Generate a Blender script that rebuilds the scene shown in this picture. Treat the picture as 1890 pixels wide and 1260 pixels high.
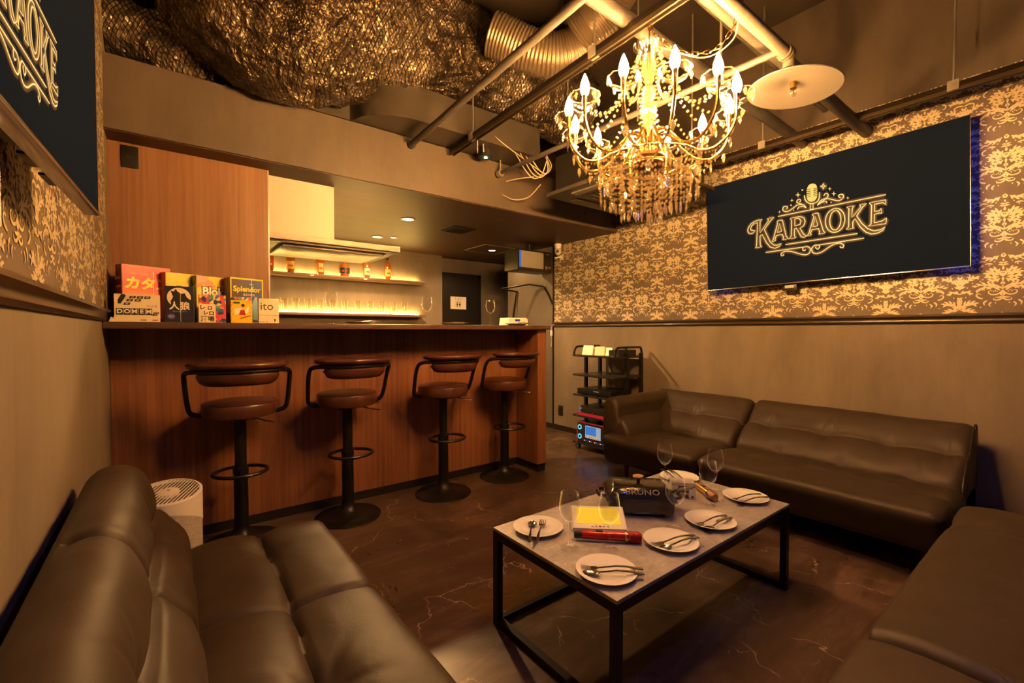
import bpy, bmesh, math, random
from mathutils import Vector, Matrix, noise
random.seed(7)
for o in list(bpy.data.objects): bpy.data.objects.remove(o)
SC = bpy.context.scene
COL = SC.collection
R = math.radians
PI = math.pi

# ------------------------------------------------------------------ camera
cam = bpy.data.cameras.new('camera')
cam.sensor_fit = 'HORIZONTAL'; cam.sensor_width = 36.0; cam.lens = 832.0/1890*36.0
cam.clip_start = 0.02
camo = bpy.data.objects.new('camera', cam); COL.objects.link(camo)
camo.location = (0, 0, 1.1); camo.rotation_euler = (R(90-1.35), 0, -R(37.65))
SC.camera = camo
# ------------------------------------------------------------------ world, exposure
BULB = 1540.0            # emission of each chandelier bulb
BULBC = (1.0, .475, .125)
wd = bpy.data.worlds.new('world'); SC.world = wd; wd.use_nodes = True
bg = wd.node_tree.nodes['Background']
bg.inputs[0].default_value = (.20, .185, .19, 1); bg.inputs[1].default_value = .13
SC.view_settings.view_transform = 'Standard'; SC.view_settings.look = 'None'
SC.view_settings.exposure = 0.10; SC.view_settings.gamma = 1.0
SC.view_settings.use_curve_mapping = False
SC.cycles.max_bounces = 6; SC.cycles.transparent_max_bounces = 18
SC.cycles.glossy_bounces = 4; SC.cycles.diffuse_bounces = 3
SC.cycles.sample_clamp_indirect = 6.0
SC.cycles.use_light_tree = False
SC.cycles.caustics_reflective = False; SC.cycles.caustics_refractive = False

# ------------------------------------------------------------------ materials
MATS = {}
def srgb(r, g, b):
    f = lambda c: ((c/255+.055)/1.055)**2.4 if c/255 > .04045 else c/255/12.92
    return (f(r), f(g), f(b))
class N:
    """small node-tree helper"""
    def __init__(s, name):
        s.m = bpy.data.materials.new(name); s.m.use_nodes = True
        s.t = s.m.node_tree; s.b = s.t.nodes['Principled BSDF']; s.out = s.t.nodes['Material Output']
        MATS[name] = s.m
    def n(s, typ, **kw):
        nd = s.t.nodes.new(typ)
        for k, v in kw.items():
            if k.startswith('i_'):
                key = k[2:]
                nd.inputs[int(key) if key.isdigit() else key.replace('_', ' ')].default_value = v
            else: setattr(nd, k, v)
        return nd
    def l(s, a, ao, b, bi): s.t.links.new(a.outputs[ao], b.inputs[bi])
    def coord(s, scale=(1,1,1), kind='Object', rot=(0,0,0)):
        tc = s.n('ShaderNodeTexCoord'); mp = s.n('ShaderNodeMapping')
        mp.inputs['Scale'].default_value = scale; mp.inputs['Rotation'].default_value = rot
        s.l(tc, kind, mp, 0); return mp
    def noise(s, scale, detail=4, co=None, rough=.5, dist=0):
        nd = s.n('ShaderNodeTexNoise'); nd.inputs['Scale'].default_value = scale
        nd.inputs['Detail'].default_value = detail; nd.inputs['Roughness'].default_value = rough
        nd.inputs['Distortion'].default_value = dist
        if co: s.l(co, 0, nd, 'Vector')
        return nd
    def ramp(s, src, so, stops):
        r = s.n('ShaderNodeValToRGB'); e = r.color_ramp.elements
        while len(e) < len(stops): e.new(.5)
        for el, (p, c) in zip(e, stops):
            el.position = p; el.color = (*c, 1) if len(c) == 3 else c
        s.l(src, so, r, 0); return r
    def bump(s, src, so, strength=.2, dist=.01, prev=None):
        b = s.n('ShaderNodeBump'); b.inputs['Strength'].default_value = strength; b.inputs['Distance'].default_value = dist
        s.l(src, so, b, 'Height')
        if prev: s.l(prev, 0, b, 'Normal')
        s.l(b, 0, s.b, 'Normal'); return b
    def base(s, c): s.b.inputs['Base Color'].default_value = (*c, 1)
    def set(s, **kw):
        for k, v in kw.items(): s.b.inputs[k.replace('_', ' ')].default_value = v
def plain(name, c, rough=.5, metal=0., spec=.5, bump=None, mott=None, coat=0.):
    k = N(name); k.base(c); k.set(Roughness=rough, Metallic=metal)
    k.b.inputs['Specular IOR Level'].default_value = spec
    if coat: k.b.inputs['Coat Weight'].default_value = coat; k.b.inputs['Coat Roughness'].default_value = .08
    co = k.coord()
    if mott:
        nz = k.noise(mott[0], 5, co, .6)
        d = mott[1]
        rp = k.ramp(nz, 0, [(.3, tuple(x*(1-d) for x in c)), (.7, tuple(min(1, x*(1+d)) for x in c))])
        k.l(rp, 0, k.b, 'Base Color')
    if bump:
        nb = k.noise(bump[0], 3, co, .6); k.bump(nb, 0, bump[1], .004)
    return k.m
def emit(name, c, s):
    k = N(name); k.base((0,0,0)); k.b.inputs['Emission Color'].default_value = (*c, 1)
    k.b.inputs['Emission Strength'].default_value = s; return k.m
def wood(name, c1, c2, rough=.42, axis='z', scale=1.0, coat=0.):
    k = N(name)
    sc = {'z': (70, 70, 1.6), 'x': (1.6, 70, 70), 'y': (70, 1.6, 70)}[axis]
    co = k.coord(tuple(x*scale for x in sc)); n1 = k.noise(1.0, 6, co, .65, .3)
    co2 = k.coord(tuple(x*scale*.12 for x in sc)); n2 = k.noise(1.0, 3, co2, .5, .6)
    mx = k.n('ShaderNodeMath', operation='MULTIPLY_ADD', i_1=.6); k.l(n1, 0, mx, 0)
    m2 = k.n('ShaderNodeMath', operation='MULTIPLY', i_1=.4); k.l(n2, 0, m2, 0); k.l(m2, 0, mx, 2)
    rp = k.ramp(mx, 0, [(.34, c2), (.5, tuple((a+b)/2 for a, b in zip(c1, c2))), (.66, c1)])
    k.l(rp, 0, k.b, 'Base Color'); k.set(Roughness=rough)
    if coat: k.b.inputs['Coat Weight'].default_value = coat; k.b.inputs['Coat Roughness'].default_value = .25
    k.bump(n1, 0, .06, .002); return k.m
def wallmat(name, c, rough=.6, streak=True):
    k = N(name); co = k.coord((1.2, 1.2, .5)); n1 = k.noise(2.2, 6, co, .65)
    co2 = k.coord((60, 60, 3)); n2 = k.noise(1.0, 4, co2, .6)
    mx = k.n('ShaderNodeMath', operation='MULTIPLY_ADD', i_1=.88); k.l(n1, 0, mx, 0)
    m2 = k.n('ShaderNodeMath', operation='MULTIPLY', i_1=.12); k.l(n2, 0, m2, 0); k.l(m2, 0, mx, 2)
    rp = k.ramp(mx, 0, [(.3, tuple(x*.72 for x in c)), (.7, tuple(x*1.3 for x in c))])
    k.l(rp, 0, k.b, 'Base Color'); k.set(Roughness=rough)
    nb = k.noise(160, 2, k.coord(), .5); k.bump(nb, 0, .12, .003); return k.m
def floormat():
    k = N('floor_marble'); co = k.coord((1, 1, 1), rot=(0, 0, .5))
    n1 = k.noise(1.6, 8, co, .68, 1.2)
    co2 = k.coord((2.2, 9, 1), rot=(0, 0, .7)); n2 = k.noise(1.0, 6, co2, .7, .8)
    ad = k.n('ShaderNodeMath', operation='MULTIPLY_ADD', i_1=.55); k.l(n1, 0, ad, 0)
    m2 = k.n('ShaderNodeMath', operation='MULTIPLY', i_1=.45); k.l(n2, 0, m2, 0); k.l(m2, 0, ad, 2)
    rp = k.ramp(ad, 0, [(.33, (.030, .018, .012)), (.5, (.085, .053, .038)), (.68, (.21, .137, .10))])
    # broken light veins: voronoi edges on a distorted domain, masked by noise
    dn = k.noise(2.4, 5, co, .6); dv = k.n('ShaderNodeVectorMath', operation='SCALE'); dv.inputs['Scale'].default_value = .34
    k.l(dn, 1, dv, 0); av = k.n('ShaderNodeVectorMath', operation='ADD'); k.l(co, 0, av, 0); k.l(dv, 0, av, 1)
    veins = None
    for sc, w, lo in ((1.5, .0030, .46), (3.6, .0048, .53)):
        vo = k.n('ShaderNodeTexVoronoi', feature='DISTANCE_TO_EDGE'); vo.inputs['Scale'].default_value = sc; k.l(av, 0, vo, 'Vector')
        rv = k.ramp(vo, 0, [(0, (1, 1, 1)), (w, (0, 0, 0))])
        ms = k.noise(4.2 if sc < 2 else 6, 3, co, .6); rm = k.ramp(ms, 0, [(lo, (0, 0, 0)), (lo+.08, (1, 1, 1))])
        mm = k.n('ShaderNodeMath', operation='MULTIPLY'); k.l(rv, 0, mm, 0); k.l(rm, 0, mm, 1)
        if veins:
            mxx = k.n('ShaderNodeMath', operation='MAXIMUM'); k.l(veins, 0, mxx, 0); k.l(mm, 0, mxx, 1); veins = mxx
        else: veins = mm
    mix = k.n('ShaderNodeMix', data_type='RGBA'); k.l(veins, 0, mix, 0); k.l(rp, 0, mix, 6)
    mix.inputs[7].default_value = (.48, .36, .27, 1); k.l(mix, 2, k.b, 'Base Color')
    k.set(Roughness=.30); rr = k.ramp(n1, 0, [(.3, (.25,)*3), (.7, (.42,)*3)]); k.l(rr, 0, k.b, 'Roughness')
    k.bump(n2, 0, .05, .002); return k.m
def leather(name='leather', c=(.040, .028, .019)):
    k = N(name); co = k.coord()
    n1 = k.noise(260, 2, co, .5); n2 = k.noise(9, 4, co, .6, .6)
    b1 = k.bump(n2, 0, .10, .02); k.bump(n1, 0, .10, .002, b1)
    rp = k.ramp(n2, 0, [(.3, tuple(x*.85 for x in c)), (.7, tuple(x*1.18 for x in c))]); k.l(rp, 0, k.b, 'Base Color')
    k.set(Roughness=.52); k.b.inputs['Specular IOR Level'].default_value = .36
    return k.m
def thin_glass(name, fac=.9, tint=(.97, .97, .97), rough=.01, ior=1.5, extra=.0):
    k = N(name); t = k.t; t.nodes.remove(k.b)
    tr = k.n('ShaderNodeBsdfTransparent', i_0=(*tint, 1)); gl = k.n('ShaderNodeBsdfGlossy'); gl.inputs['Roughness'].default_value = rough
    lw = k.n('ShaderNodeLayerWeight'); lw.inputs[0].default_value = .5; fr = k.n('ShaderNodeMath', operation='POWER', i_1=3.2); k.l(lw, 1, fr, 0)
    mu = k.n('ShaderNodeMath', operation='MULTIPLY_ADD', i_1=fac, i_2=extra); k.l(fr, 0, mu, 0)
    mx = k.n('ShaderNodeAddShader'); k.l(mu, 0, gl, 'Color'); k.l(tr, 0, mx, 0); k.l(gl, 0, mx, 1); k.l(mx, 0, k.out, 0)
    return k.m
def crystal_mat():
    k = N('crystal'); k.t.nodes.remove(k.b)
    tr = k.n('ShaderNodeBsdfTransparent', i_0=(.93, .92, .90, 1)); gl = k.n('ShaderNodeBsdfGlossy'); gl.inputs['Roughness'].default_value = .18
    tl = k.n('ShaderNodeBsdfTranslucent', i_0=(.95, .74, .42, 1)); df = k.n('ShaderNodeBsdfDiffuse', i_0=(.95, .74, .42, 1))
    m0 = k.n('ShaderNodeMixShader', i_0=.5); k.l(tl, 0, m0, 1); k.l(df, 0, m0, 2)
    m1 = k.n('ShaderNodeMixShader', i_0=.13); k.l(tr, 0, m1, 1); k.l(m0, 0, m1, 2)
    m2 = k.n('ShaderNodeMixShader', i_0=.24); k.l(m1, 0, m2, 1); k.l(gl, 0, m2, 2); k.l(m2, 0, k.out, 0); return k.m
def foil_mat():
    k = N('foil_wrap'); co = k.coord()
    dn = k.noise(7, 4, co, .6); ad = k.n('ShaderNodeVectorMath', operation='ADD'); k.l(co, 0, ad, 0)
    sc = k.n('ShaderNodeVectorMath', operation='SCALE'); sc.inputs['Scale'].default_value = .22; k.l(dn, 1, sc, 0); k.l(sc, 0, ad, 1)
    vo = k.n('ShaderNodeTexVoronoi', feature='F1'); vo.inputs['Scale'].default_value = 11; k.l(ad, 0, vo, 'Vector')
    vo2 = k.n('ShaderNodeTexVoronoi', feature='F1'); vo2.inputs['Scale'].default_value = 30; k.l(ad, 0, vo2, 'Vector')
    b1 = k.bump(vo, 0, 1.0, .05); b2 = k.bump(vo2, 0, .6, .012, b1)
    # wire netting over the foil: two families of thin lines
    hs = []
    for rz in (.55, -.55):
        cr = k.coord((1, 1, 1), rot=(0, rz, .35)); w = k.n('ShaderNodeTexWave', wave_type='BANDS', bands_direction='X'); w.inputs['Scale'].default_value = 17; w.inputs['Distortion'].default_value = .8
        w.inputs['Detail Scale'].default_value = .6; k.l(cr, 0, w, 'Vector'); hs.append(w)
    mn = k.n('ShaderNodeMath', operation='MAXIMUM'); k.l(hs[0], 1, mn, 0); k.l(hs[1], 1, mn, 1)
    rp = k.ramp(mn, 0, [(.86, (0, 0, 0)), (.95, (1, 1, 1))]); k.bump(rp, 0, .6, .004, b2)
    big = k.noise(2.2, 4, co, .6); c = k.ramp(big, 0, [(.38, (.09, .068, .05)), (.52, (.22, .18, .14)), (.62, (.52, .44, .35))])
    mx = k.n('ShaderNodeMix', data_type='RGBA'); k.l(rp, 0, mx, 0); k.l(c, 0, mx, 6); mx.inputs[7].default_value = (.05, .036, .026, 1); k.l(mx, 2, k.b, 'Base Color')
    k.set(Metallic=.85, Roughness=.36); return k.m
def stone_mat():
    k = N('table_stone'); co = k.coord(); n1 = k.noise(9, 8, co, .7, .6); n2 = k.noise(60, 3, co, .6)
    mx = k.n('ShaderNodeMath', operation='MULTIPLY_ADD', i_1=.7); k.l(n1, 0, mx, 0)
    m2 = k.n('ShaderNodeMath', operation='MULTIPLY', i_1=.3); k.l(n2, 0, m2, 0); k.l(m2, 0, mx, 2)
    rp = k.ramp(mx, 0, [(.32, (.24, .225, .22)), (.55, (.38, .36, .355)), (.72, (.55, .53, .52))])
    k.l(rp, 0, k.b, 'Base Color'); k.set(Roughness=.42); return k.m
def speck_fabric(name, c):
    k = N(name); co = k.coord(); n1 = k.noise(420, 2, co, .6)
    rp = k.ramp(n1, 0, [(.35, tuple(x*.55 for x in c)), (.65, tuple(min(1, x*1.35) for x in c))]); k.l(rp, 0, k.b, 'Base Color')
    k.set(Roughness=.9); k.bump(n1, 0, .3, .002); return k.m

floormat(); leather(); foil_mat(); stone_mat(); crystal_mat()
wallmat('wall_plaster', (.185, .152, .118)); wallmat('wall_brown', (.085, .066, .053), .5); wallmat('concrete', (.12, .105, .09), .55)
wallmat('wallpaper_ground', (.135, .105, .085), .55)
plain('wallpaper_print', (.60, .52, .37), .42, .15, .5, bump=(90, .1))
wallmat('beam_paint', (.088, .068, .056), .5); wallmat('ceiling_dark', (.055, .043, .035), .55)
wood('wood_panel', (.31, .165, .095), (.18, .082, .042), .40, scale=.7)
wood('wood_bar', (.31, .135, .070), (.135, .049, .023), .38, scale=.7)
wood('wood_counter', (.12, .070, .050), (.07, .038, .026), .35, 'x')
wood('wood_soffit', (.075, .032, .015), (.042, .017, .008), .52, 'x', .5)
wood('wood_shelf', (.20, .12, .07), (.12, .07, .04), .4, 'x')
plain('baseboard', (.012, .011, .010), .4); plain('trim_wood', (.035, .024, .018), .35, coat=.3)
plain('black_metal', (.012, .011, .011), .38, .3); plain('black_plastic', (.016, .016, .017), .35)
plain('dark_metal', (.035, .032, .030), .35, .7); plain('rail_metal', (.035, .028, .022), .3, .8)
plain('steel', (.55, .55, .56), .16, 1.0); plain('brushed_steel', (.42, .40, .37), .36, .85)
plain('galvanised', (.45, .43, .40), .38, .75, mott=(14, .3)); plain('grey_pipe', (.075, .068, .064), .42, .2, mott=(9, .25))
plain('white_pipe', (.11, .096, .084), .45, mott=(30, .2)); plain('dish_white', (.090, .082, .080), .35); plain('emboss_glint', (.30, .19, .07), .42, .6); plain('track_lip', (.10, .075, .05), .35, .8); plain('duct_sheet', (.07, .060, .052), .40, .4, mott=(5, .2))
plain('flex_duct', (.24, .19, .14), .38, .7)
plain('gold_metal', (.85, .56, .18), .22, 1.0); plain('bronze', (.22, .10, .045), .3, .6, coat=.4)
plain('brown_leather', (.078, .024, .015), .34, 0, .5, bump=(38, .25), mott=(13, .35), coat=.15)
plain('piping_dark', (.02, .018, .016), .4)
plain('sofa_leg_wood', (.10, .022, .012), .35)
plain('white_plastic', (.78, .76, .72), .35); plain('cream_white', (.82, .79, .73), .42); plain('porcelain', (.80, .79, .77), .12, coat=.5)
plain('grey_plastic', (.40, .39, .38), .4); plain('hood_white', (.60, .56, .50), .38); plain('hood_filter', (.42, .40, .36), .28, .5)
plain('red_paint', (.50, .012, .020), .25, .4, coat=.5); plain('red_grille', (.30, .008, .012), .5, .3); plain('gold_paint', (.72, .42, .10), .25, .8)
plain('rose_gold', (.40, .20, .13), .38, .6, bump=(300, .5)); plain('pan_black', (.014, .013, .014), .18, .0, .6, coat=.6)
plain('knob_wood', (.55, .33, .17), .45); plain('paper', (.72, .70, .66), .7); plain('ink', (.02, .02, .022), .6)
plain('amber_liquid', (.42, .12, .015), .06, 0, .6, coat=.8); plain('label_yellow', (.80, .55, .12), .5); plain('label_red', (.50, .05, .03), .5)
plain('label_cream', (.75, .66, .45), .5); plain('label_black', (.03, .025, .02), .4); plain('cap_dark', (.05, .03, .02), .35, .4)
plain('chrome', (.8, .8, .82), .08, 1.0); plain('screen_black', (.004, .005, .006), .3, 0, 0.)
_b = MATS['screen_black'].node_tree.nodes['Principled BSDF']; _b.inputs['Emission Color'].default_value = (.85, 1., 1.12, 1); _b.inputs['Emission Strength'].default_value = .008
plain('tv_back', (.045, .022, .015), .3, coat=.4); plain('tv_rim', (.75, .75, .78), .18, 1.0)
plain('cable_white', (.38, .31, .21), .5); plain('red_plastic', (.62, .03, .03), .35); plain('wine_water', (.5, .5, .5), .1)
speck_fabric('purifier_fabric', (.48, .45, .40))
for nm, c in dict(b_red=(.45, .03, .03), b_darkred=(.16, .012, .015), b_orange=(.62, .20, .04), b_yellow=(.80, .58, .03), b_green=(.03, .14, .03),
                  b_blue=(.06, .12, .40), b_navy=(.018, .02, .05), b_purple=(.14, .12, .36), b_cream=(.82, .72, .52), b_white=(.85, .82, .76), b_brown=(.11, .04, .02),
                  b_pink=(.75, .20, .16), b_teal=(.05, .32, .32), b_sky=(.22, .42, .62), b_black=(.02, .018, .018), b_skin=(.62, .32, .2), b_salmon=(.62, .22, .13)).items():
    plain(nm, c, .35, coat=.2)
def cover_grad(name, c1, c2, axis=2, lo=-.1, hi=.1):
    k = N(name); tc = k.n('ShaderNodeTexCoord'); sp = k.n('ShaderNodeSeparateXYZ'); k.l(tc, 'Object', sp, 0)
    mr = k.n('ShaderNodeMapRange'); mr.inputs[1].default_value = lo; mr.inputs[2].default_value = hi; k.l(sp, axis, mr, 0)
    rp = k.ramp(mr, 0, [(0, c1), (1, c2)]); k.l(rp, 0, k.b, 'Base Color'); k.set(Roughness=.35); return k.m
cover_grad('cover_red', (.85, .45, .05), (.62, .05, .07), 2, .02, .18)
cover_grad('cover_dusk', (.05, .03, .025), (.05, .10, .30), 0, -.05, .08)
def patch_mat(name, cols, scale):
    k = N(name); co = k.coord(); vo = k.n('ShaderNodeTexVoronoi', feature='F1'); vo.inputs['Scale'].default_value = scale; k.l(co, 0, vo, 'Vector')
    sp = k.n('ShaderNodeSeparateColor'); k.l(vo, 1, sp, 0)
    st = [(i/len(cols), c) for i, c in enumerate(cols)]; rp = k.ramp(sp, 0, st); rp.color_ramp.interpolation = 'CONSTANT'
    k.l(rp, 0, k.b, 'Base Color'); k.set(Roughness=.4); return k.m
patch_mat('cover_patches', [(.70, .06, .08), (.05, .16, .40), (.75, .30, .20), (.10, .35, .30), (.80, .60, .25), (.03, .05, .16), (.6, .1, .12)], 62)
patch_mat('cover_blocks', [(.85, .60, .04), (.75, .25, .14), (.85, .62, .05), (.30, .45, .65), (.80, .35, .25)], 26)
thin_glass('wine_glass', .75, (.93, .93, .93), .04, 1.45, .03); thin_glass('tumbler_glass', .8, (.90, .88, .82), .10, 1.5, .12)
thin_glass('candle_dish', .7, (.88, .85, .80), .15, 1.5, .07)
thin_glass('screen_glass', .8, (1, 1, 1), .03, 1.5)
emit('bulb_glow', BULBC, BULB); emit('led_strip', (1., .60, .14), 150.0); emit('downlight_glow', (1., .72, .36), 14.0)
emit('neon', (1.0, .58, .13), 1.0); emit('neon_core', (1.0, .80, .42), 1.0); emit('lcd_blue', (.06, .28, .85), .6); emit('lcd_grey', (.55, .62, .72), .55)
emit('led_ring', (.10, .65, 1.), 1.6); emit('led_red', (1., .02, .04), .40); emit('tv_backlight', (.05, .10, 1.), 9.0); emit('led_dot', (1., .5, .5), 1.5); emit('lcd_yellow', (1., .53, .02), .85)
emit('lcd_navy', (.02, .03, .35), .6); emit('lens_green', (.05, .25, .16), .15); emit('blue_lamp', (.06, .24, 1.0), 45.0)
def halo_mat():
    k = N('neon_halo'); k.t.nodes.remove(k.b); at = k.n('ShaderNodeAttribute', attribute_name='glow')
    e = k.n('ShaderNodeEmission', i_0=(1., .42, .07, 1), i_1=.30); tr = k.n('ShaderNodeBsdfTransparent'); ad = k.n('ShaderNodeAddShader')
    mu = k.n('ShaderNodeMath', operation='MULTIPLY', i_1=.40); k.l(at, 'Fac', mu, 0); k.l(mu, 0, e, 1)
    k.l(e, 0, ad, 0); k.l(tr, 0, ad, 1); k.l(ad, 0, k.out, 0)
halo_mat()
# ------------------------------------------------------------------ mesh helpers
class M:
    def __init__(s): s.v = []; s.f = []; s.mi = []; s.cur = 0
    def add(s, vs, fs):
        o = len(s.v); s.v += [tuple(v) for v in vs]; s.f += [tuple(i+o for i in f) for f in fs]; s.mi += [s.cur]*len(fs); return s
    def mat(s, i): s.cur = i; return s
    def box(s, x0, x1, y0, y1, z0, z1):
        return s.add([(x0,y0,z0),(x1,y0,z0),(x1,y1,z0),(x0,y1,z0),(x0,y0,z1),(x1,y0,z1),(x1,y1,z1),(x0,y1,z1)],
                     [(0,3,2,1),(4,5,6,7),(0,1,5,4),(1,2,6,5),(2,3,7,6),(3,0,4,7)])
    def hull(s, pts):
        bm = bmesh.new()
        for p in pts: bm.verts.new(p)
        bmesh.ops.remove_doubles(bm, verts=bm.verts, dist=1e-6)
        r = bmesh.ops.convex_hull(bm, input=bm.verts)
        bmesh.ops.delete(bm, geom=[g for g in r['geom_unused'] if isinstance(g, bmesh.types.BMVert)] , context='VERTS')
        bmesh.ops.dissolve_limit(bm, angle_limit=R(1), verts=bm.verts, edges=bm.edges)
        bm.verts.index_update()
        s.add([v.co[:] for v in bm.verts], [[v.index for v in f.verts] for f in bm.faces]); bm.free(); return s
    def rbox(s, x0, x1, y0, y1, z0, z1, b=.005):
        p = []
        for x, sx in ((x0, 1), (x1, -1)):
            for y, sy in ((y0, 1), (y1, -1)):
                for z, sz in ((z0, 1), (z1, -1)):
                    p += [(x+sx*b, y+sy*b, z), (x+sx*b, y, z+sz*b), (x, y+sy*b, z+sz*b),
                          (x+sx*b*.3, y+sy*b*.3, z+sz*b*.3+0)]
        return s.hull(p)
    def cyl(s, p0, p1, r0, r1=None, seg=16, caps=True):
        p0 = Vector(p0); p1 = Vector(p1); r1 = r0 if r1 is None else r1
        d = (p1-p0).normalized(); a = d.orthogonal().normalized(); b = d.cross(a)
        vs = []
        for p, r in ((p0, r0), (p1, r1)):
            vs += [p + r*(math.cos(2*PI*i/seg)*a + math.sin(2*PI*i/seg)*b) for i in range(seg)]
        fs = [(i, (i+1) % seg, seg+(i+1) % seg, seg+i) for i in range(seg)]
        if caps: fs += [tuple(range(seg-1, -1, -1)), tuple(range(seg, 2*seg))]
        return s.add(vs, fs)
    def tube(s, pts, r, seg=10, closed=False, caps=True):
        pts = [Vector(p) for p in pts]; n = len(pts); rr = r if isinstance(r, (list, tuple)) else [r]*n
        vs = []; up = None
        for i, p in enumerate(pts):
            a = pts[(i-1) % n] if (closed or i > 0) else pts[i]; b = pts[(i+1) % n] if (closed or i < n-1) else pts[i]
            d = (b-a)
            d = d.normalized() if d.length > 1e-9 else Vector((0, 0, 1))
            if up is None: up = d.orthogonal().normalized()
            up = (up - d*up.dot(d)); up = up.normalized() if up.length > 1e-6 else d.orthogonal().normalized()
            w = d.cross(up)
            vs += [p + rr[i]*(math.cos(2*PI*k/seg)*up + math.sin(2*PI*k/seg)*w) for k in range(seg)]
        fs = []
        for i in range(n if closed else n-1):
            j = (i+1) % n
            fs += [(i*seg+k, i*seg+(k+1) % seg, j*seg+(k+1) % seg, j*seg+k) for k in range(seg)]
        if caps and not closed: fs += [tuple(range(seg-1, -1, -1)), tuple(range((n-1)*seg, n*seg))]
        return s.add(vs, fs)
    def lathe(s, prof, seg=24, c=(0, 0, 0), a0=0., a1=2*PI):
        full = abs(a1-a0-2*PI) < 1e-6; ns = seg if full else seg+1
        vs = []; fs = []
        for r, z in prof:
            vs += [(c[0]+r*math.cos(a0+(a1-a0)*k/seg), c[1]+r*math.sin(a0+(a1-a0)*k/seg), c[2]+z) for k in range(ns)]
        for i in range(len(prof)-1):
            for k in range(seg):
                k2 = (k+1) % ns
                fs.append((i*ns+k, i*ns+k2, (i+1)*ns+k2, (i+1)*ns+k))
        if full:
            if prof[0][0] > 1e-5: fs.append(tuple(range(ns-1, -1, -1)))
            if prof[-1][0] > 1e-5: fs.append(tuple((len(prof)-1)*ns+k for k in range(ns)))
        return s.add(vs, fs)
    def prism(s, poly, h0, h1, f=lambda u, v, h: (u, v, h)):
        n = len(poly); vs = [f(u, v, h0) for u, v in poly] + [f(u, v, h1) for u, v in poly]
        return s.add(vs, [tuple(range(n-1, -1, -1)), tuple(range(n, 2*n))] + [(i, (i+1) % n, n+(i+1) % n, n+i) for i in range(n)])
    def ball(s, c, r, seg=10, rings=6, sz=1.):
        pr = [(max(1e-6, r*math.sin(PI*i/rings)), -r*sz*math.cos(PI*i/rings)) for i in range(rings+1)]
        return s.lathe(pr, seg, c)
    def bead(s, c, r):
        x, y, z = c; q = r*.75
        return s.add([(x,y,z+r),(x+r,y,z),(x,y+r,z),(x-r,y,z),(x,y-r,z),(x,y,z-r),],
                     [(0,1,2),(0,2,3),(0,3,4),(0,4,1),(5,2,1),(5,3,2),(5,4,3),(5,1,4)])
    def xf(s, m):
        s.v = [tuple(m @ Vector(v)) for v in s.v]; return s
    def build(s, name, mats, parent=None, loc=None, rot=None, smooth=40):
        me = bpy.data.meshes.new(name); me.from_pydata(s.v, [], s.f)
        mats = mats if isinstance(mats, (list, tuple)) else [mats]
        for m in mats: me.materials.append(MATS[m])
        if len(mats) > 1: me.polygons.foreach_set('material_index', s.mi)
        bm = bmesh.new(); bm.from_mesh(me); bmesh.ops.remove_doubles(bm, verts=bm.verts, dist=1e-6)
        bmesh.ops.recalc_face_normals(bm, faces=bm.faces); bm.to_mesh(me); bm.free()
        if smooth:
            me.shade_smooth(); me.set_sharp_from_angle(angle=R(smooth))
        me.update()
        o = bpy.data.objects.new(name, me); COL.objects.link(o)
        if parent is not None: o.parent = parent
        if loc is not None: o.location = loc
        if rot is not None: o.rotation_euler = rot
        return o
def tag(o, label, cat, group=None):
    o['label'] = label; o['category'] = cat
    if group: o['group'] = group
    return o
def thing(name, label, cat, loc=(0, 0, 0), rz=0., group=None):
    o = bpy.data.objects.new(name, None); COL.objects.link(o); o.empty_display_size = .05
    o.location = loc; o.rotation_euler = (0, 0, rz); return tag(o, label, cat, group)
def struct(o): o['kind'] = 'structure'; return o
def stuff(o): o['kind'] = 'stuff'; return o
def dup(root, loc, rz=None, label=None, group=None, rot=None):
    def cp(o, par):
        c = o.copy(); COL.objects.link(c); c.parent = par
        for ch in [x for x in KIDS.get(o.name, [])]: KIDS.setdefault(c.name, []).append(cp(ch, c))
        return c
    KIDS = {}
    for o in COL.objects:
        if o.parent: KIDS.setdefault(o.parent.name, []).append(o)
    c = cp(root, None); c.location = loc
    if rz is not None: c.rotation_euler = (0, 0, rz)
    if rot is not None: c.rotation_euler = rot
    if label: c['label'] = label
    if group: c['group'] = group
    return c
def text(s, size, mat, parent=None, loc=(0, 0, 0), rot=(0, 0, 0), extrude=.0002, align='CENTER', name='lettering', sx=1.0, shear=0., bold=0.):
    cu = bpy.data.curves.new('t', 'FONT'); cu.body = s; cu.size = size; cu.extrude = extrude; cu.align_x = align; cu.align_y = 'CENTER'
    cu.shear = shear; cu.offset = bold; cu.resolution_u = 3
    t = bpy.data.objects.new('t', cu); COL.objects.link(t)
    dg = bpy.context.evaluated_depsgraph_get(); me = bpy.data.meshes.new_from_object(t.evaluated_get(dg))
    bpy.data.objects.remove(t); bpy.data.curves.remove(cu)
    me.materials.clear(); me.materials.append(MATS[mat]); me.name = name
    o = bpy.data.objects.new(name, me); COL.objects.link(o); o.parent = parent; o.location = loc; o.rotation_euler = rot; o.scale = (sx, 1, 1)
    return o
def spline(pts, n=8, closed=False):
    P = [Vector(p) if len(p) == 3 else Vector((p[0], p[1], 0)) for p in pts]; N_ = len(P); out = []
    rng = range(N_ if closed else N_-1)
    for i in rng:
        p1 = P[i]; p2 = P[(i+1) % N_]
        p0 = P[i-1] if (closed or i > 0) else p1*2-p2
        p3 = P[(i+2) % N_] if (closed or i+2 < N_) else p2*2-p1
        for k in range(n):
            t = k/n
            out.append(.5*((2*p1) + (p2-p0)*t + (2*p0-5*p1+4*p2-p3)*t*t + (3*p1-p0-3*p2+p3)*t**3))
    if not closed: out.append(P[-1])
    return out
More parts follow.
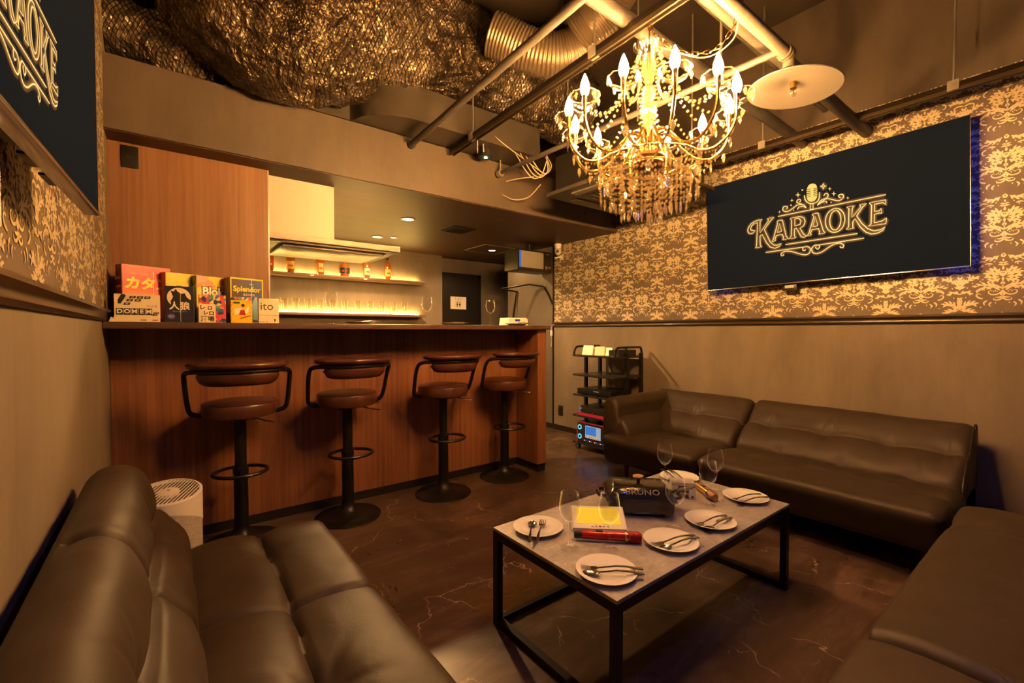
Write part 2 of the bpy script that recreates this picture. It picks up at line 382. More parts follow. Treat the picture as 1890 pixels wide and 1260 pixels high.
def resample(pts, n, closed=True):
    P = pts + ([pts[0]] if closed else []); L = [0]
    for a, b in zip(P, P[1:]): L.append(L[-1]+(b-a).length)
    out = []; j = 0
    for i in range(n):
        t = L[-1]*i/(n if closed else n-1)
        while j < len(L)-2 and L[j+1] < t: j += 1
        f = (t-L[j])/max(1e-9, L[j+1]-L[j]); out.append(P[j].lerp(P[j+1], min(1, f)))
    return out

# ------------------------------------------------------------------ room shell
XL, XR, ZC, ZR, YN = -.211, 3.47, 3.27, 1.17, -.75
struct(M().box(XL-.1, 4.2, YN, 5.35, -.1, 0).build('floor', 'floor_marble'))
struct(M().box(XL-.1, 4.2, YN, 5.35, ZC, ZC+.1).build('ceiling', 'ceiling_dark'))
wl = struct(M().box(XL-.1, XL, YN, 5.35, 0, ZR).build('wall_left', 'wall_plaster'))
M().box(XL-.1, XL, YN, 2.85, ZR, 2.75).build('upper_wall', 'wallpaper_ground', wl)
M().box(XL-.1, XL, YN, 5.35, 2.75, ZC).build('plain_wall', 'wall_brown', wl)
M().box(XL-.1, XL, 2.85, 5.35, ZR, 2.75).build('plain_wall', 'wall_plaster', wl)
wr = struct(M().box(XR, XR+.1, YN, 3.73, 0, ZR).build('wall_right', 'wall_plaster'))
M().box(XR, XR+.1, YN, 3.73, ZR, 2.475).build('upper_wall', 'wallpaper_ground', wr)
M().box(XR+.004, XR+.1, YN, 3.73, 2.475, ZC).build('plain_wall', 'wall_brown', wr)
M().box(XR-.004, XR+.1, 3.735, 4.577, 0, 2.2).build('steel_panel', 'concrete', wr)
wb = struct(M().box(XL, 2.79, 5.06, 5.35, 0, 2.2).build('wall_back', 'wall_plaster'))
M().box(2.79, 4.2, 5.2, 5.35, 0, 2.2).build('door_wall', 'concrete', wb)
M().box(XL, XR, 3.7, 3.8, 2.40, ZC).build('upper_wall', 'ceiling_dark', wb)
struct(M().box(4.1, 4.2, 4.577, 5.2, 0, 2.2).build('wall_corridor', 'concrete'))
# dropped bulkhead over the bar
bk = struct(M().box(XL, XR, 2.85, 3.1, 2.055, 2.40).build('trim_1', 'beam_paint'))
M().box(XL, XR, 2.838, 2.85, 2.05, 2.072).build('edge_lip', 'beam_paint', bk)
M().box(XL, 4.2, 3.1, 5.35, 2.06, 2.40).build('bulkhead_core', 'beam_paint', bk)
M().box(XL, 4.2, 2.853, 5.35, 2.046, 2.056).build('soffit_board', 'wood_soffit', bk)
# chair rails and baseboards
def rail(name, x, s, y0, y1):
    prof = [(0, -.028), (.010, -.028), (.016, -.018), (.010, -.008), (.014, .004), (.026, .012), (.026, .022), (0, .026)]
    o = M().prism(prof, y0, y1, lambda u, v, h: (x+s*u, h, ZR+v)).build(name, 'trim_wood', smooth=50); return struct(o)
rail('trim_2', XL, 1, YN, 2.905); rail('trim_3', XR, -1, YN, 3.73)
struct(M().box(XR-.012, XR, YN, 4.57, 0, .055).build('baseboard_right', 'baseboard'))
struct(M().box(XL, XL+.012, YN, 2.9, 0, .055).build('baseboard_left', 'baseboard'))
M().box(XR-.012, XR-.002, 3.722, 3.738, .055, 2.046).build('corner_conduit', 'black_metal', wr)

# ---- damask print: leaves and scrolls of one repeat, drawn once, laid out over both walls
TW, TH = .321, .306
def leaf(sp, w, bulge=.45):
    P = spline([(a, b) for a, b in sp], 3); n = len(P); L = []; Rr = []
    for i, p in enumerate(P):
        d = (P[min(n-1, i+1)]-P[max(0, i-1)]); d = Vector((d.x, d.y, 0)).normalized() if d.length else Vector((1, 0, 0))
        t = i/(n-1); ww = .84*w*(math.sin(PI*min(1, t**(bulge)*.98+.02)))**.8+.0025
        nn = Vector((-d.y, d.x, 0)); L.append(p+nn*ww); Rr.append(p-nn*ww)
    return L, Rr
def motif():
    els = []
    def lf(sp, w, b=.6): els.append((sp, w, b))
    def plume(sp, w, n=5, l=.06, side=(1, -1), ang=.9):
        """acanthus leaf: a spine with lobes leaving it on both sides"""
        lf(sp, w*.8, .5); P = spline([(a, b) for a, b in sp], 8)
        for i in range(n):
            j = int((i+.6)/n*(len(P)-2)); p = P[j]; d = (P[j+1]-P[j]).normalized(); k = l*(1-.45*abs(i/(n-1)-.35))
            for s_ in side:
                c, sn = math.cos(ang*s_), math.sin(ang*s_); e = Vector((d.x*c-d.y*sn, d.x*sn+d.y*c, 0)); q = p+e*k*.6+d*k*.12; r = p+e*k+d*k*.5
                lf([(p.x, p.y), (q.x, q.y), (r.x, r.y)], w*.72, .75)
    # crowned heart
    lf([(0, .455), (0, .52)], .017); lf([(.0, .53), (.03, .545), (.06, .54)], .013); lf([(0, .565), (.028, .58), (.05, .575)], .011); lf([(0, .60), (0, .64)], .012)
    lf([(0, .345), (.030, .385), (.030, .415), (.008, .425), (0, .405)], .014, .5); lf([(0, .35), (.012, .38), (.012, .40)], .018)
    plume([(.045, .36), (.10, .405), (.155, .415), (.19, .395)], .020, 4, .060); plume([(.04, .335), (.10, .335), (.155, .335), (.185, .355)], .017, 3, .050)
    plume([(.03, .31), (.075, .28), (.12, .27), (.155, .285)], .015, 3, .042); plume([(.04, .40), (.065, .45), (.105, .475), (.14, .465)], .016, 3, .045)
    lf([(0, .335), (0, .255)], .016); lf([(0, .25), (.018, .225), (.0, .20)], .010); lf([(0, .19), (0, .15)], .009)
    # ogee stems with acanthus
    lf([(0, .13), (.035, .165), (.09, .20), (.15, .21), (.20, .19), (.225, .145), (.20, .11)], .011, .45)
    plume([(.03, .105), (.09, .165), (.17, .205), (.26, .205), (.33, .17)], .019, 6, .062, (1,)); plume([(.10, .16), (.19, .165), (.27, .14), (.31, .10)], .015, 4, .050, (-1,))
    lf([(0, .11), (.03, .06), (.075, .035), (.13, .04), (.16, .075), (.145, .105), (.115, .10)], .010, .45)
    for c in ((.055, .085), (.075, .105), (.095, .09), (.13, .135)): els.append(([c, (c[0]+.014, c[1]+.004)], .012, .7))
    lf([(0, .075), (.02, .045), (0, .01)], .014); lf([(.0, .0), (.045, -.015), (.085, -.01)], .012); lf([(0, -.02), (.03, -.05), (.07, -.06), (.10, -.045), (.095, -.02)], .011, .45)
    # tall side plumes filling the half repeat
    plume([(.50, -.22), (.50, -.10), (.495, .0)], .013, 4, .050, (-1, 1), .75)
    plume([(.05, .70), (.11, .655), (.18, .655), (.235, .69)], .015, 4, .045); plume([(.47, .72), (.41, .655), (.34, .64), (.28, .665)], .015, 4, .045); lf([(0, .67), (.02, .70), (0, .74)], .012); lf([(.30, .60), (.345, .585), (.37, .55)], .011); lf([(.12, .56), (.17, .575), (.21, .56)], .011)
    plume([(.49, -.21), (.43, -.13), (.36, -.10), (.30, -.12)], .020, 5, .060); plume([(.49, -.23), (.42, -.22), (.35, -.24), (.31, -.28)], .017, 4, .050)
    plume([(.50, .06), (.44, .10), (.38, .09), (.36, .05)], .015, 3, .040); plume([(.50, .14), (.47, .22), (.48, .30), (.50, .36)], .018, 4, .055)
    plume([(.47, .26), (.40, .30), (.34, .345), (.27, .345)], .016, 4, .048); lf([(.50, .40), (.44, .425), (.385, .405), (.385, .365), (.42, .36)], .012, .45)
    plume([(.50, .46), (.44, .50), (.37, .505), (.32, .48)], .016, 4, .046); lf([(.22, .55), (.27, .51), (.26, .455), (.225, .455)], .011, .45); lf([(.30, .58), (.25, .62), (.19, .60)], .012)
    lf([(.22, -.03), (.27, -.01), (.30, .03), (.275, .06), (.245, .045)], .011, .45); lf([(.17, -.06), (.21, -.10), (.20, -.15)], .012); lf([(.12, -.09), (.15, -.13), (.13, -.17)], .010)
    for c in ((.25, .27), (.22, .30), (.34, .245), (.15, .54), (.09, .60), (.39, .57), (.24, -.18), (.07, -.11), (.42, .0), (.40, .17)): els.append(([c, (c[0]+.016, c[1]+.006)], .011, .7))
    V = []; F = []
    for sp, w, b in els:
        for sg in (1, -1):
            L, Rr = leaf([(sg*u, v) for u, v in sp], w, b); o = len(V)
            dz = .00010*(len(V) % 23)/2+(.00005 if sg > 0 else 0)
            for a, c in zip(L, Rr): V.append((a.x, a.y, dz)); V.append((c.x, c.y, dz))
            n = len(L)
            for i in range(n-1): F.append((o+2*i, o+2*i+1, o+2*i+3, o+2*i+2))
    return V, F
DV, DF = motif()
def damask(x, s, y0, y1, z0, z1, yref, zref, parent):
    m = M()
    for a in range(math.floor((y0-yref)/TW)-1, math.ceil((y1-yref)/TW)+2):
        for b in range(math.floor((z0-zref)/TH)-2, math.ceil((z1-zref)/TH)+2):
            vs = [(yref+(a+u)*TW, zref+(b+v-.42)*TH, w+.00002*((a*5+b*3) % 4)) for u, v, w in DV]
            keep = [f for f in DF if all(y0 <= vs[i][0] <= y1 and z0 <= vs[i][1] <= z1 for i in f)]
            if not keep: continue
            used = sorted({i for f in keep for i in f}); mp = {i: k for k, i in enumerate(used)}
            m.add([(x+s*(.0006+vs[i][2]), vs[i][0], vs[i][1]) for i in used], [tuple(mp[i] for i in f) for f in keep])
    o = m.build('wallpaper_print', 'wallpaper_print', parent, smooth=0); return stuff(o)
damask(XR, -1, YN, 3.72, ZR+.02, 2.475, .303, 2.327, wr)
damask(XL, 1, YN, 2.845, ZR+.02, 2.75, .25, 2.327, wl)
# ------------------------------------------------------------------ bar
bar = thing('bar_counter', 'long walnut bar counter with dark top, built in between left wall and end panel', 'bar counter', (0, 2.62, 0))
B = lambda: M()
def bpart(m, name, mat, **k): return m.xf(Matrix.Translation((0, -2.62, 0))).build(name, mat, bar, **k)
bpart(M().box(XL+.002, 2.29, 2.91, 2.94, .055, 1.11), 'front_panel', 'wood_bar')
bpart(M().box(2.29, 2.375, 2.64, 3.05, .055, 1.11), 'end_panel', 'wood_bar')
bpart(M().rbox(XL+.002, 2.385, 2.60, 3.05, 1.11, 1.14, .003), 'countertop', 'wood_counter')
bpart(M().box(XL+.002, 2.29, 2.915, 2.94, 0, .055).box(2.294, 2.371, 2.645, 3.05, 0, .055), 'kick_board', 'baseboard')
bpart(M().box(2.288, 2.377, 2.637, 2.65, .055, .060).box(2.286, 2.2905, 2.64, 2.91, .055, .06), 'edge_strip', 'rail_metal')
bpart(M().box(.55, 2.2, 3.25, 3.5, .84, .87), 'worktop', 'dark_metal')
bpart(M().box(.55, 2.2, 3.25, 3.5, 0, .84), 'base_unit', 'dark_metal')
pt = thing('wood_partition', 'tall walnut partition panel standing behind the board games on the bar', 'partition', (.14, 3.02, 1.14))
M().box(-.35, .355, -.02, .045, 0, .905).build('panel', 'wood_panel', pt)
M().box(.355, .362, -.022, .047, 0, .905).build('edge_trim', 'brushed_steel', pt)
sw = thing('wall_socket', 'square bronze socket plate on the walnut partition', 'socket', (-.124, 2.998, 1.977))
M().rbox(-.034, .034, -.006, 0, -.055, .055, .003).build('plate', 'dark_metal', sw)
M().box(-.013, -.001, -.009, -.004, -.008, .008).build('jack', 'black_plastic', sw); M().box(.002, .014, -.009, -.004, -.008, .008).build('jack', 'black_plastic', sw)

# ---- range hood
hd = thing('range_hood', 'cream white kitchen range hood hanging over the bar work area', 'range hood', (.9, 3.09, 1.66))
M().box(-.41, 0, 0, .55, .045, .386).build('duct_cover', 'hood_white', hd)
M().rbox(-.41, .46, -.005, .62, .008, .045, .003).build('canopy', 'hood_white', hd)
M().rbox(-.30, .36, .06, .52, -.022, .008, .006).build('filter_panel', 'hood_filter', hd)
M().box(-.41, -.32, .04, .56, -.004, .008).box(.385, .44, .04, .56, -.004, .008).build('grease_slot', 'black_metal', hd)
M().box(-.40, .45, .02, .034, -.006, .008).build('front_slot', 'black_metal', hd)

# ---- back shelves, LED strips
sh = []
for z, lab in ((1.655, 'upper'), (1.262, 'lower')):
    t = thing('wall_shelf', f'{lab} floating bar shelf with a glowing LED strip along the wall', 'shelf', (1.45, 5.06, z), 0, 'back bar shelves')
    M().rbox(-1.6, 1.02, -.17, 0, 0, .028, .002).build('board', 'wood_shelf', t)
    M().box(-1.6, 1.0, -.034, -.024, .0285, .036).build('led_strip', 'led_strip', t)
    sh.append(t)
def bottle(x, lab, h, r, mat, lmat, cap, square=False, squat=False):
    t = thing('whisky_bottle', lab, 'bottle', (x, 4.965, 1.684), random.uniform(-.3, .3), 'whisky bottles on the upper bar shelf')
    seg = 4 if square else 20; k = 1.18 if square else 1
    if squat: pr = [(r*.8, 0), (r, .02), (r*1.05, h*.4), (r*.8, h*.6), (r*.33, h*.70), (r*.30, h*.9)]
    else: pr = [(r*.92*k, 0), (r*k, .008), (r*k, h*.60), (r*.85*k, h*.67), (r*.36, h*.76), (r*.34, h*.9)]
    m = M().lathe(pr, seg)
    if square: m.xf(Matrix.Rotation(PI/4, 4, 'Z'))
    m.build('glass_body', mat, t)
    M().cyl((0, 0, h*.89), (0, 0, h), r*.42, r*.40, 14).build('cap', cap, t)
    if square: M().box(-r*.7, r*.7, -r*.86, -r*.83, h*.12, h*.5).build('label', lmat, t)
    else: M().lathe([(r*1.012*(1.04 if squat else 1), h*.14), (r*1.012*(1.05 if squat else 1), h*.46)], 14, a0=-PI*.85, a1=-PI*.15).build('label', lmat, t)
    M().box(-r*.5, r*.5, -r*1.03-.001, -r*1.0, h*.25, h*.31).build('label_band', 'label_red' if lmat != 'label_red' else 'label_cream', t)
bottle(.83, 'amber whisky bottle half hidden behind the partition edge on the upper shelf', .24, .036, 'amber_liquid', 'label_red', 'cap_dark')
bottle(1.017, 'yellow-labelled whisky bottle, second from the partition on the upper shelf', .25, .040, 'amber_liquid', 'label_yellow', 'cap_dark')
bottle(1.298, 'square orange whisky bottle, third from the partition on the upper shelf', .24, .036, 'amber_liquid', 'label_yellow', 'cap_dark', square=True)
bottle(1.549, 'squat dark whisky bottle with rounded shoulders on the upper shelf', .20, .054, 'amber_liquid', 'label_black', 'cap_dark', squat=True)
bottle(1.792, 'cream-labelled whisky bottle, second from the right on the upper shelf', .24, .036, 'amber_liquid', 'label_cream', 'gold_metal')
bottle(2.033, 'rightmost whisky bottle with a dark cap on the upper shelf', .25, .036, 'amber_liquid', 'label_yellow', 'cap_dark')
order = ['leftmost', 'second', 'third', 'fourth', 'fifth', 'sixth', 'seventh', 'eighth', 'ninth', 'tenth', 'eleventh']
tum = None
for i, px in enumerate((.955, 1.06, 1.178, 1.296, 1.425, 1.548, 1.69, 1.83, 1.965, 2.10, 2.235)):
    lab = ('leftmost' if i == 0 else 'rightmost' if i == 10 else order[i]+' from the left') + ' clear tumbler in the row on the lower bar shelf'
    if tum is None:
        tum = thing('tumbler', lab, 'glass', (px, 4.965, 1.291), 0, 'tumblers on the lower bar shelf')
        M().lathe([(.024, 0), (.0265, .004), (.036, .140), (.0345, .140), (.0255, .014), (.0, .012)], 18).build('bowl', 'tumbler_glass', tum)
        M().lathe([(.0, .0121), (.0225, .0121), (.024, .002), (0, .0005)], 18).build('thick_base', 'tumbler_glass', tum)
    else: dup(tum, (px, 4.965, 1.291), 0, lab)
for i, (x, z) in enumerate(((1.2, 1.6555), (1.75, 1.6555))):
    tag(M().box(-.018, .018, -.002, 0, .004, .018).build('price_tag', 'paper', loc=(x, 4.888, z)), f'small white tag on the upper shelf edge, {"left" if i == 0 else "right"} one of two', 'tag', 'tags on the shelf edge')

# ---- toilet door and sign
dr = struct(M().box(2.80, 3.40, 5.185, 5.2, 0, 1.82).build('door_1', 'black_plastic')); dr.data.materials[0] = MATS['dark_metal']
M().box(3.40, 3.455, 5.175, 5.2, 0, 1.86).box(2.80, 3.455, 5.175, 5.2, 1.82, 1.86).build('door_frame', 'black_metal', dr)
M().box(2.83, 2.85, 5.16, 5.186, .86, 1.0).build('door_handle', 'steel', dr)
sg = thing('toilet_sign', 'pale paper sign with man and woman pictogram on the toilet door', 'sign', (3.10, 5.184, 1.47))
M().box(-.12, .12, -.002, 0, -.082, .082).build('sheet', 'paper', sg)
text('トイレ', .04, 'ink', sg, (.0, -.0025, .052), (PI/2, 0, 0)); text('TOILET', .016, 'ink', sg, (0, -.0025, .028), (PI/2, 0, 0))
for sx, nm in ((-.018, 0), (.018, 1)):
    m = M().cyl((sx, -.0025, .004), (sx, -.0035, .004), .007, seg=12)
    m.prism([(sx-.011, -.008), (sx+.011, -.008), (sx+(.016 if nm else .008), -.03), (sx-(.016 if nm else .008), -.03)], -.0035, -.0025, lambda u, v, h: (u, h, v))
    m.box(sx-.006, sx-.001, -.0035, -.0025, -.052, -.03).box(sx+.001, sx+.006, -.0035, -.0025, -.052, -.03)
    m.build('pictogram', 'ink', sg)
M().box(-.04, .04, -.003, -.0022, .012, .014).box(-.04, .04, -.003, -.0022, -.058, -.056).box(-.04, -.038, -.003, -.0022, -.058, .014).box(.038, .04, -.003, -.0022, -.058, .014).build('pictogram_border', 'ink', sg)

# ---- soffit downlights, vent, hatch
for i, (x, y, r, lab) in enumerate(((1.647, 3.576, .052, 'larger recessed downlight in the soffit in front of the vent'), (1.71, 4.43, .050, 'recessed downlight in the soffit near the shelves'), (1.85, 4.36, .028, 'smallest recessed downlight beside the shelf one'), (3.06, 4.35, .045, 'recessed downlight inside the square ceiling hatch'))):
    t = thing('downlight', lab, 'downlight', (x, y, 2.046), 0, 'soffit downlights')
    M().lathe([(r, 0), (r*1.18, -.002), (r*1.18, -.006), (r, -.008), (r*.9, -.003), (r*.9, 0)], 24).build('trim_ring', 'brushed_steel', t)
    M().cyl((0, 0, -.001), (0, 0, -.003), r*.88, seg=24).build('lamp', 'downlight_glow', t)
    L = bpy.data.lights.new('downlight_beam', 'SPOT'); L.energy = (280, 55, 12, 40)[i]; L.color = (1, .54, .20); L.spot_size = R(158); L.spot_blend = .35; L.shadow_soft_size = .04
    lo = bpy.data.objects.new('lamp_light', L); COL.objects.link(lo); lo.parent = t; lo.location = (0, 0, -.012)
t = thing('soffit_vent', 'small square black vent grille in the wooden soffit', 'vent', (2.19, 3.66, 2.046), 0)
M().box(-.115, .115, -.115, .115, -.012, 0).build('frame', 'black_metal', t)
for k in range(6): M().box(-.095, .095, -.09+k*.034, -.078+k*.034, -.017, -.012).build('slat', 'dark_metal', t)
t = thing('access_hatch', 'square access hatch with a thin pale frame in the soffit', 'hatch', (3.02, 4.32, 2.046))
for a, b, c, d in ((-.23, .23, -.23, -.215), (-.23, .23, .215, .23), (-.23, -.215, -.215, .215), (.215, .23, -.215, .215)): M().box(a, b, c, d, -.005, 0).build('frame_bar', 'brushed_steel', t)
# ---- ceiling-hung monitor, camera, hand rail by the corner
t = thing('hung_monitor', 'boxy black monitor speaker hung from the soffit in the far corner', 'speaker', (3.19, 3.72, 1.745))
M().rbox(-.245, .245, 0, .24, 0, .225, .012).build('cabinet', 'black_plastic', t)
M().rbox(-.20, .115, -.006, .004, .03, .205, .006).build('grille', 'grey_plastic', t)
M().box(-.222, -.206, -.005, .002, .03, .205).build('side_light', 'lcd_blue', t)
M().lathe([(.012, 0), (.020, 0), (.020, .004), (.012, .004), (.012, 0)], 16).xf(Matrix.Translation((.155, -.001, .048)) @ Matrix.Rotation(PI/2, 4, 'X')).build('badge', 'gold_metal', t)
M().box(.18, .225, -.003, .002, .04, .06).box(.145, .215, -.003, .002, .19, .20).build('badge_text', 'gold_metal', t)
M().cyl((0, .1, .22), (0, .1, .30), .018, seg=12).cyl((-.05, .1, .285), (.05, .1, .285), .008, seg=8).tube(spline([(-.07, .1, .301), (-.05, .1, .27), (0, .1, .26), (.05, .1, .27), (.07, .1, .301)], 4), .006, 8).build('bracket', 'dark_metal', t)
t = thing('security_camera', 'white security camera mounted on the wall under the soffit', 'camera', (3.41, 3.60, 1.965))
M().ball((0, 0, 0), .036, 18, 10, 1.15).build('head', 'white_plastic', t)
M().cyl((0, 0, .03), (0, 0, .079), .034, .040, 18).build('body', 'white_plastic', t)
M().cyl((-.028, -.022, -.005), (-.036, -.029, -.006), .017, seg=16).build('lens', 'black_plastic', t)
M().tube([(-.02, .02, -.075), (.02, .01, -.06), (.058, 0, -.06)], .010, 8).box(.053, .058, -.03, .03, -.09, -.03).build('mount', 'white_plastic', t)
t = thing('towel_rail', 'bent dark steel rail bracket on the grey corner panel', 'rail', (3.464, 4.1, 1.60))
M().tube([(-.006, .27, -.02), (-.24, .28, 0), (-.245, .27, .005), (-.07, -.03, .045), (-.012, -.225, .005), (-.004, -.30, -.10), (-.003, -.36, -.20)], .011, 10).build('bar', 'rail_metal', t)
M().tube([(-.02, .27, -.02), (-.012, .33, -.22), (-.01, .36, -.36)], .009, 8).build('strut', 'rail_metal', t)
M().cyl((-.012, -.225, .005), (0, -.225, .005), .020, seg=14).build('flange', 'galvanised', t)
t = thing('wall_cable', 'white cable with a plug dangling below the dark conduit in the corner', 'cable', (3.45, 3.742, .98))
M().tube(spline([(0, 0, .0), (-.004, 0, .06), (-.004, 0, .14), (.005, -.012, .185), (.012, -.05, .195)], 5), .0045, 8).build('cord', 'cable_white', t)
M().rbox(-.012, .010, -.012, .012, .065, .125, .004).build('plug', 'white_plastic', t)
M().tube(spline([(0, 0, 0), (.004, .004, -.03), (-.004, .002, -.06)], 4), .006, 8).build('cord_end', 'cable_white', t)
t = thing('wall_outlet', 'black wall outlet low on the wall beside the equipment rack', 'outlet', (3.468, 3.61, .22))
M().rbox(-.007, 0, -.035, .035, -.055, .055, .002).build('plate', 'black_plastic', t); M().box(-.010, -.006, -.016, .016, -.03, .03).build('socket', 'black_metal', t)

# ------------------------------------------------------------------ bar stools
def stool():
    t = thing('bar_stool', 'bar stool', 'bar stool', (0, 0, 0), 0, 'leather bar stools along the counter')
    M().lathe([(.185, 0), (.187, .004), (.183, .008), (.12, .018), (.07, .033), (.042, .055), (.034, .085), (.033, .09)], 40).build('base', 'black_metal', t)
    M().lathe([(.033, .06), (.033, .36), (.036, .365), (.036, .375), (.027, .38), (.027, .655)], 24).build('column', 'black_metal', t)
    ring = spline([(.12*math.cos(a), -.055+.105*math.sin(a), .385) for a in [2*PI*k/16 for k in range(16)]], 3, True)
    fr = M().tube(ring, .009, 8, True); fr.build('footrest', 'black_metal', t)
    M().lathe([(.034, .372), (.036, .374), (.036, .396), (.034, .398)], 20).build('footrest_collar', 'black_metal', t)
    M().lathe([(0, .665), (.150, .665), (.163, .670), (.168, .685), (.168, .722), (.163, .733)], 44).build('seat_side', 'brown_leather', t)
    M().lathe([(.164, .731), (.150, .741), (.09, .748), (0, .749)], 44).build('seat_top', 'brown_leather', t)
    M().lathe([(.163, .7315), (.166, .734), (.163, .7365), (.160, .734)], 44).build('seat_piping', 'piping_dark', t)
    M().rbox(-.07, .07, -.07, .07, .648, .666, .006).build('swivel_plate', 'black_metal', t)
    M().tube(spline([(.03, -.02, .655), (.08, -.06, .648), (.105, -.085, .64), (.15, -.12, .633)], 4), [.004]*13, 8).build('lever', 'steel', t)
    pts = []
    for sx in (1, -1):
        side = [(sx*.10, .02, .668), (sx*.17, .02, .672), (sx*.212, .01, .69), (sx*.222, -.01, .74), (sx*.226, -.03, .80), (sx*.228, -.055, .86), (sx*.222, -.09, .895)]
        pts.append(side)
    arc = [(.215*math.sin(a), -.03-.205*math.cos(a), .905) for a in [R(58-116*k/8) for k in range(9)]]
    path = spline(pts[0]+arc+pts[1][::-1], 5); M().tube(path, .0115, 10).build('back_frame', 'black_metal', t)
    def pad(z0, z1, rad, th, half, name, lean=0.):
        m = M(); n = 22; prof = [(th*.5*math.cos(b)*1.0, (z0+z1)/2+(z1-z0)/2*math.sin(b)) for b in [2*PI*k/14 for k in range(14)]]
        vs = []; fs = []
        for i in range(n+1):
            a = -half+2*half*i/n; e = abs(i/n*2-1); sc = (max(0, 1-e**7))**.5*.97+.03
            for pr, pz in prof:
                zc = (z0+z1)/2; rr = rad+pr*sc+lean*(pz-zc)
                vs.append((rr*math.sin(a), -.03-rr*.96*math.cos(a), zc+(pz-zc)*sc))
        k = len(prof)
        for i in range(n):
            for j in range(k): fs.append((i*k+j, i*k+(j+1) % k, (i+1)*k+(j+1) % k, (i+1)*k+j))
        fs += [tuple(range(k)), tuple(n*k+j for j in range(k))]
        m.add(vs, fs).build(name, 'brown_leather', t, smooth=60)
    pad(.912, .952, .217, .068, R(72), 'backrest_roll', .3)
    pad(.835, .908, .196, .042, R(60), 'backrest_pad', .2)
    return t
st0 = stool()
labs = ['brown leather bar stool nearest the left wall and the air purifier', 'second brown leather bar stool from the left wall', 'third brown leather bar stool from the left wall', 'brown leather bar stool nearest the bar end panel']
for i, (x, y, rz) in enumerate(((.305, 2.70, -.12), (.852, 2.70, .03), (1.487, 2.69, .06), (2.03, 2.725, .10))):
    if i == 0: st0.location = (x, y, 0); st0.rotation_euler = (0, 0, rz); st0['label'] = labs[0]
    else: dup(st0, (x, y, 0), rz, labs[i])

# ------------------------------------------------------------------ board games on the counter (z = counter top)
ZT = 1.1402
def game(name, label, cx, y, w, d, h, rz, body, cover, spine=None):
    t = thing(name, label, 'board game', (cx, y, ZT), rz, 'board games on the bar')
    M().rbox(-w/2, w/2, -d/2, d/2, 0, h, .0015).build('box', body, t)
    c = M().box(-w/2+.001, w/2-.001, -d/2-.0012, -d/2+.001, .001, h-.001).build('cover', cover, t)
    if spine: M().box(-w/2-.0012, -w/2+.001, -d/2+.001, d/2-.001, .001, h-.001).build('spine', spine, t)
    return t, -d/2-.0016
FX = (PI/2, 0, 0)                      # text facing -Y
def flat(t, poly, y, mat, name='print', th=.0004): return M().prism(poly, y-th, y, lambda u, v, h: (u, h, v)).build(name, mat, t, smooth=0)
def disc(cx, cz, r, n=24, ry=None): return [(cx+r*math.cos(2*PI*k/n), cz+(ry or r)*math.sin(2*PI*k/n)) for k in range(n)]
rect = lambda a, b, c, d: [(a, c), (b, c), (b, d), (a, d)]
# back row
t, y = game('board_game_box', 'big red and yellow game box with katakana title, leftmost in the back row', -.075, 2.865, .20, .062, .275, .42, 'b_darkred', 'cover_red', 'b_darkred')
text('カタン', .062, 'b_yellow', t, (.0, y-.0012, .185), FX, shear=.15, bold=.0028); text('Klaus Teuber', .012, 'b_salmon', t, (-.03, y, .235), FX)
flat(t, [(.10, .0), (.10, .17), (.085, .19), (.062, .14), (.06, .08), (.045, .0)], y+.0003, 'b_brown'); flat(t, rect(-.04, .062, .02, .07), y+.0002, 'b_yellow')
text('カタン', .03, 'b_yellow', t, (-.1016, 0, .09), (PI/2, 0, -PI/2), shear=.1); text('開拓者', .018, 'b_cream', t, (-.1016, .008, .21), (PI/2, 0, -PI/2)); text('の世界へ', .014, 'b_cream', t, (-.1016, -.005, .17), (PI/2, 0, -PI/2))
flat(t, rect(.024, .026, .02, .25), y, 'b_white', 'wrap_fold')
t, y = game('board_game_box', 'yellow game box with an orange spine in the back row', .075, 2.875, .165, .05, .252, .42, 'b_salmon', 'b_yellow', 'b_salmon')
flat(t, [(.005, .02), (.08, .02), (.08, .20), (.03, .195), (.01, .12)], y, 'b_red'); text('Dixit', .062, 'b_brown', t, (.022, y-.0005, .165), FX)
text('ミステリ', .016, 'b_brown', t, (-.0838, 0, .16), (PI/2, 0, -PI/2)); flat(t, disc(-.05, .08, .02), y, 'b_orange')
t, y = game('board_game_box', 'colourful game box with a green spine in the back row', .20, 2.875, .165, .045, .245, .42, 'b_green', 'cover_blocks', 'b_green')
text('Blokus', .058, 'b_black', t, (.022, y, .165), FX, bold=.006); text('Blokus', .058, 'b_white', t, (.022, y-.0008, .165), FX, bold=.0022); text('ブロックス', .02, 'b_white', t, (.03, y-.0004, .115), FX, bold=.001)
text('ブロックス', .017, 'b_yellow', t, (-.0838, 0, .19), (PI/2, 0, -PI/2)); flat(t, rect(-.08, -.03, .03, .07), y, 'b_sky'); flat(t, rect(-.03, .06, .05, .085), y, 'b_pink')
t, y = game('board_game_box', 'dark blue slim game box between the colourful and the yellow-framed ones', .262, 2.945, .10, .03, .236, .42, 'b_navy', 'b_navy', 'b_navy')
t, y = game('board_game_box', 'game box with a yellow frame and a robed merchant picture, rightmost in the back row', .35, 2.86, .175, .06, .245, .36, 'b_brown', 'cover_dusk', 'b_brown')
for a in (rect(-.087, .087, .237, .245), rect(-.087, -.081, 0, .245), rect(.081, .087, 0, .245), rect(-.087, .087, 0, .006)): flat(t, a, y, 'b_yellow', 'frame_line')
text('Splendor', .040, 'b_yellow', t, (0, y-.0002, .185), FX, bold=.0012); text('宝石の煌き', .013, 'b_cream', t, (.01, y-.0002, .155), FX)
flat(t, [(-.06, .03), (-.062, .12), (-.045, .14), (-.02, .135), (-.008, .10), (-.004, .03)], y, 'b_brown'); flat(t, disc(-.03, .115, .016, 18), y-.0005, 'b_skin')
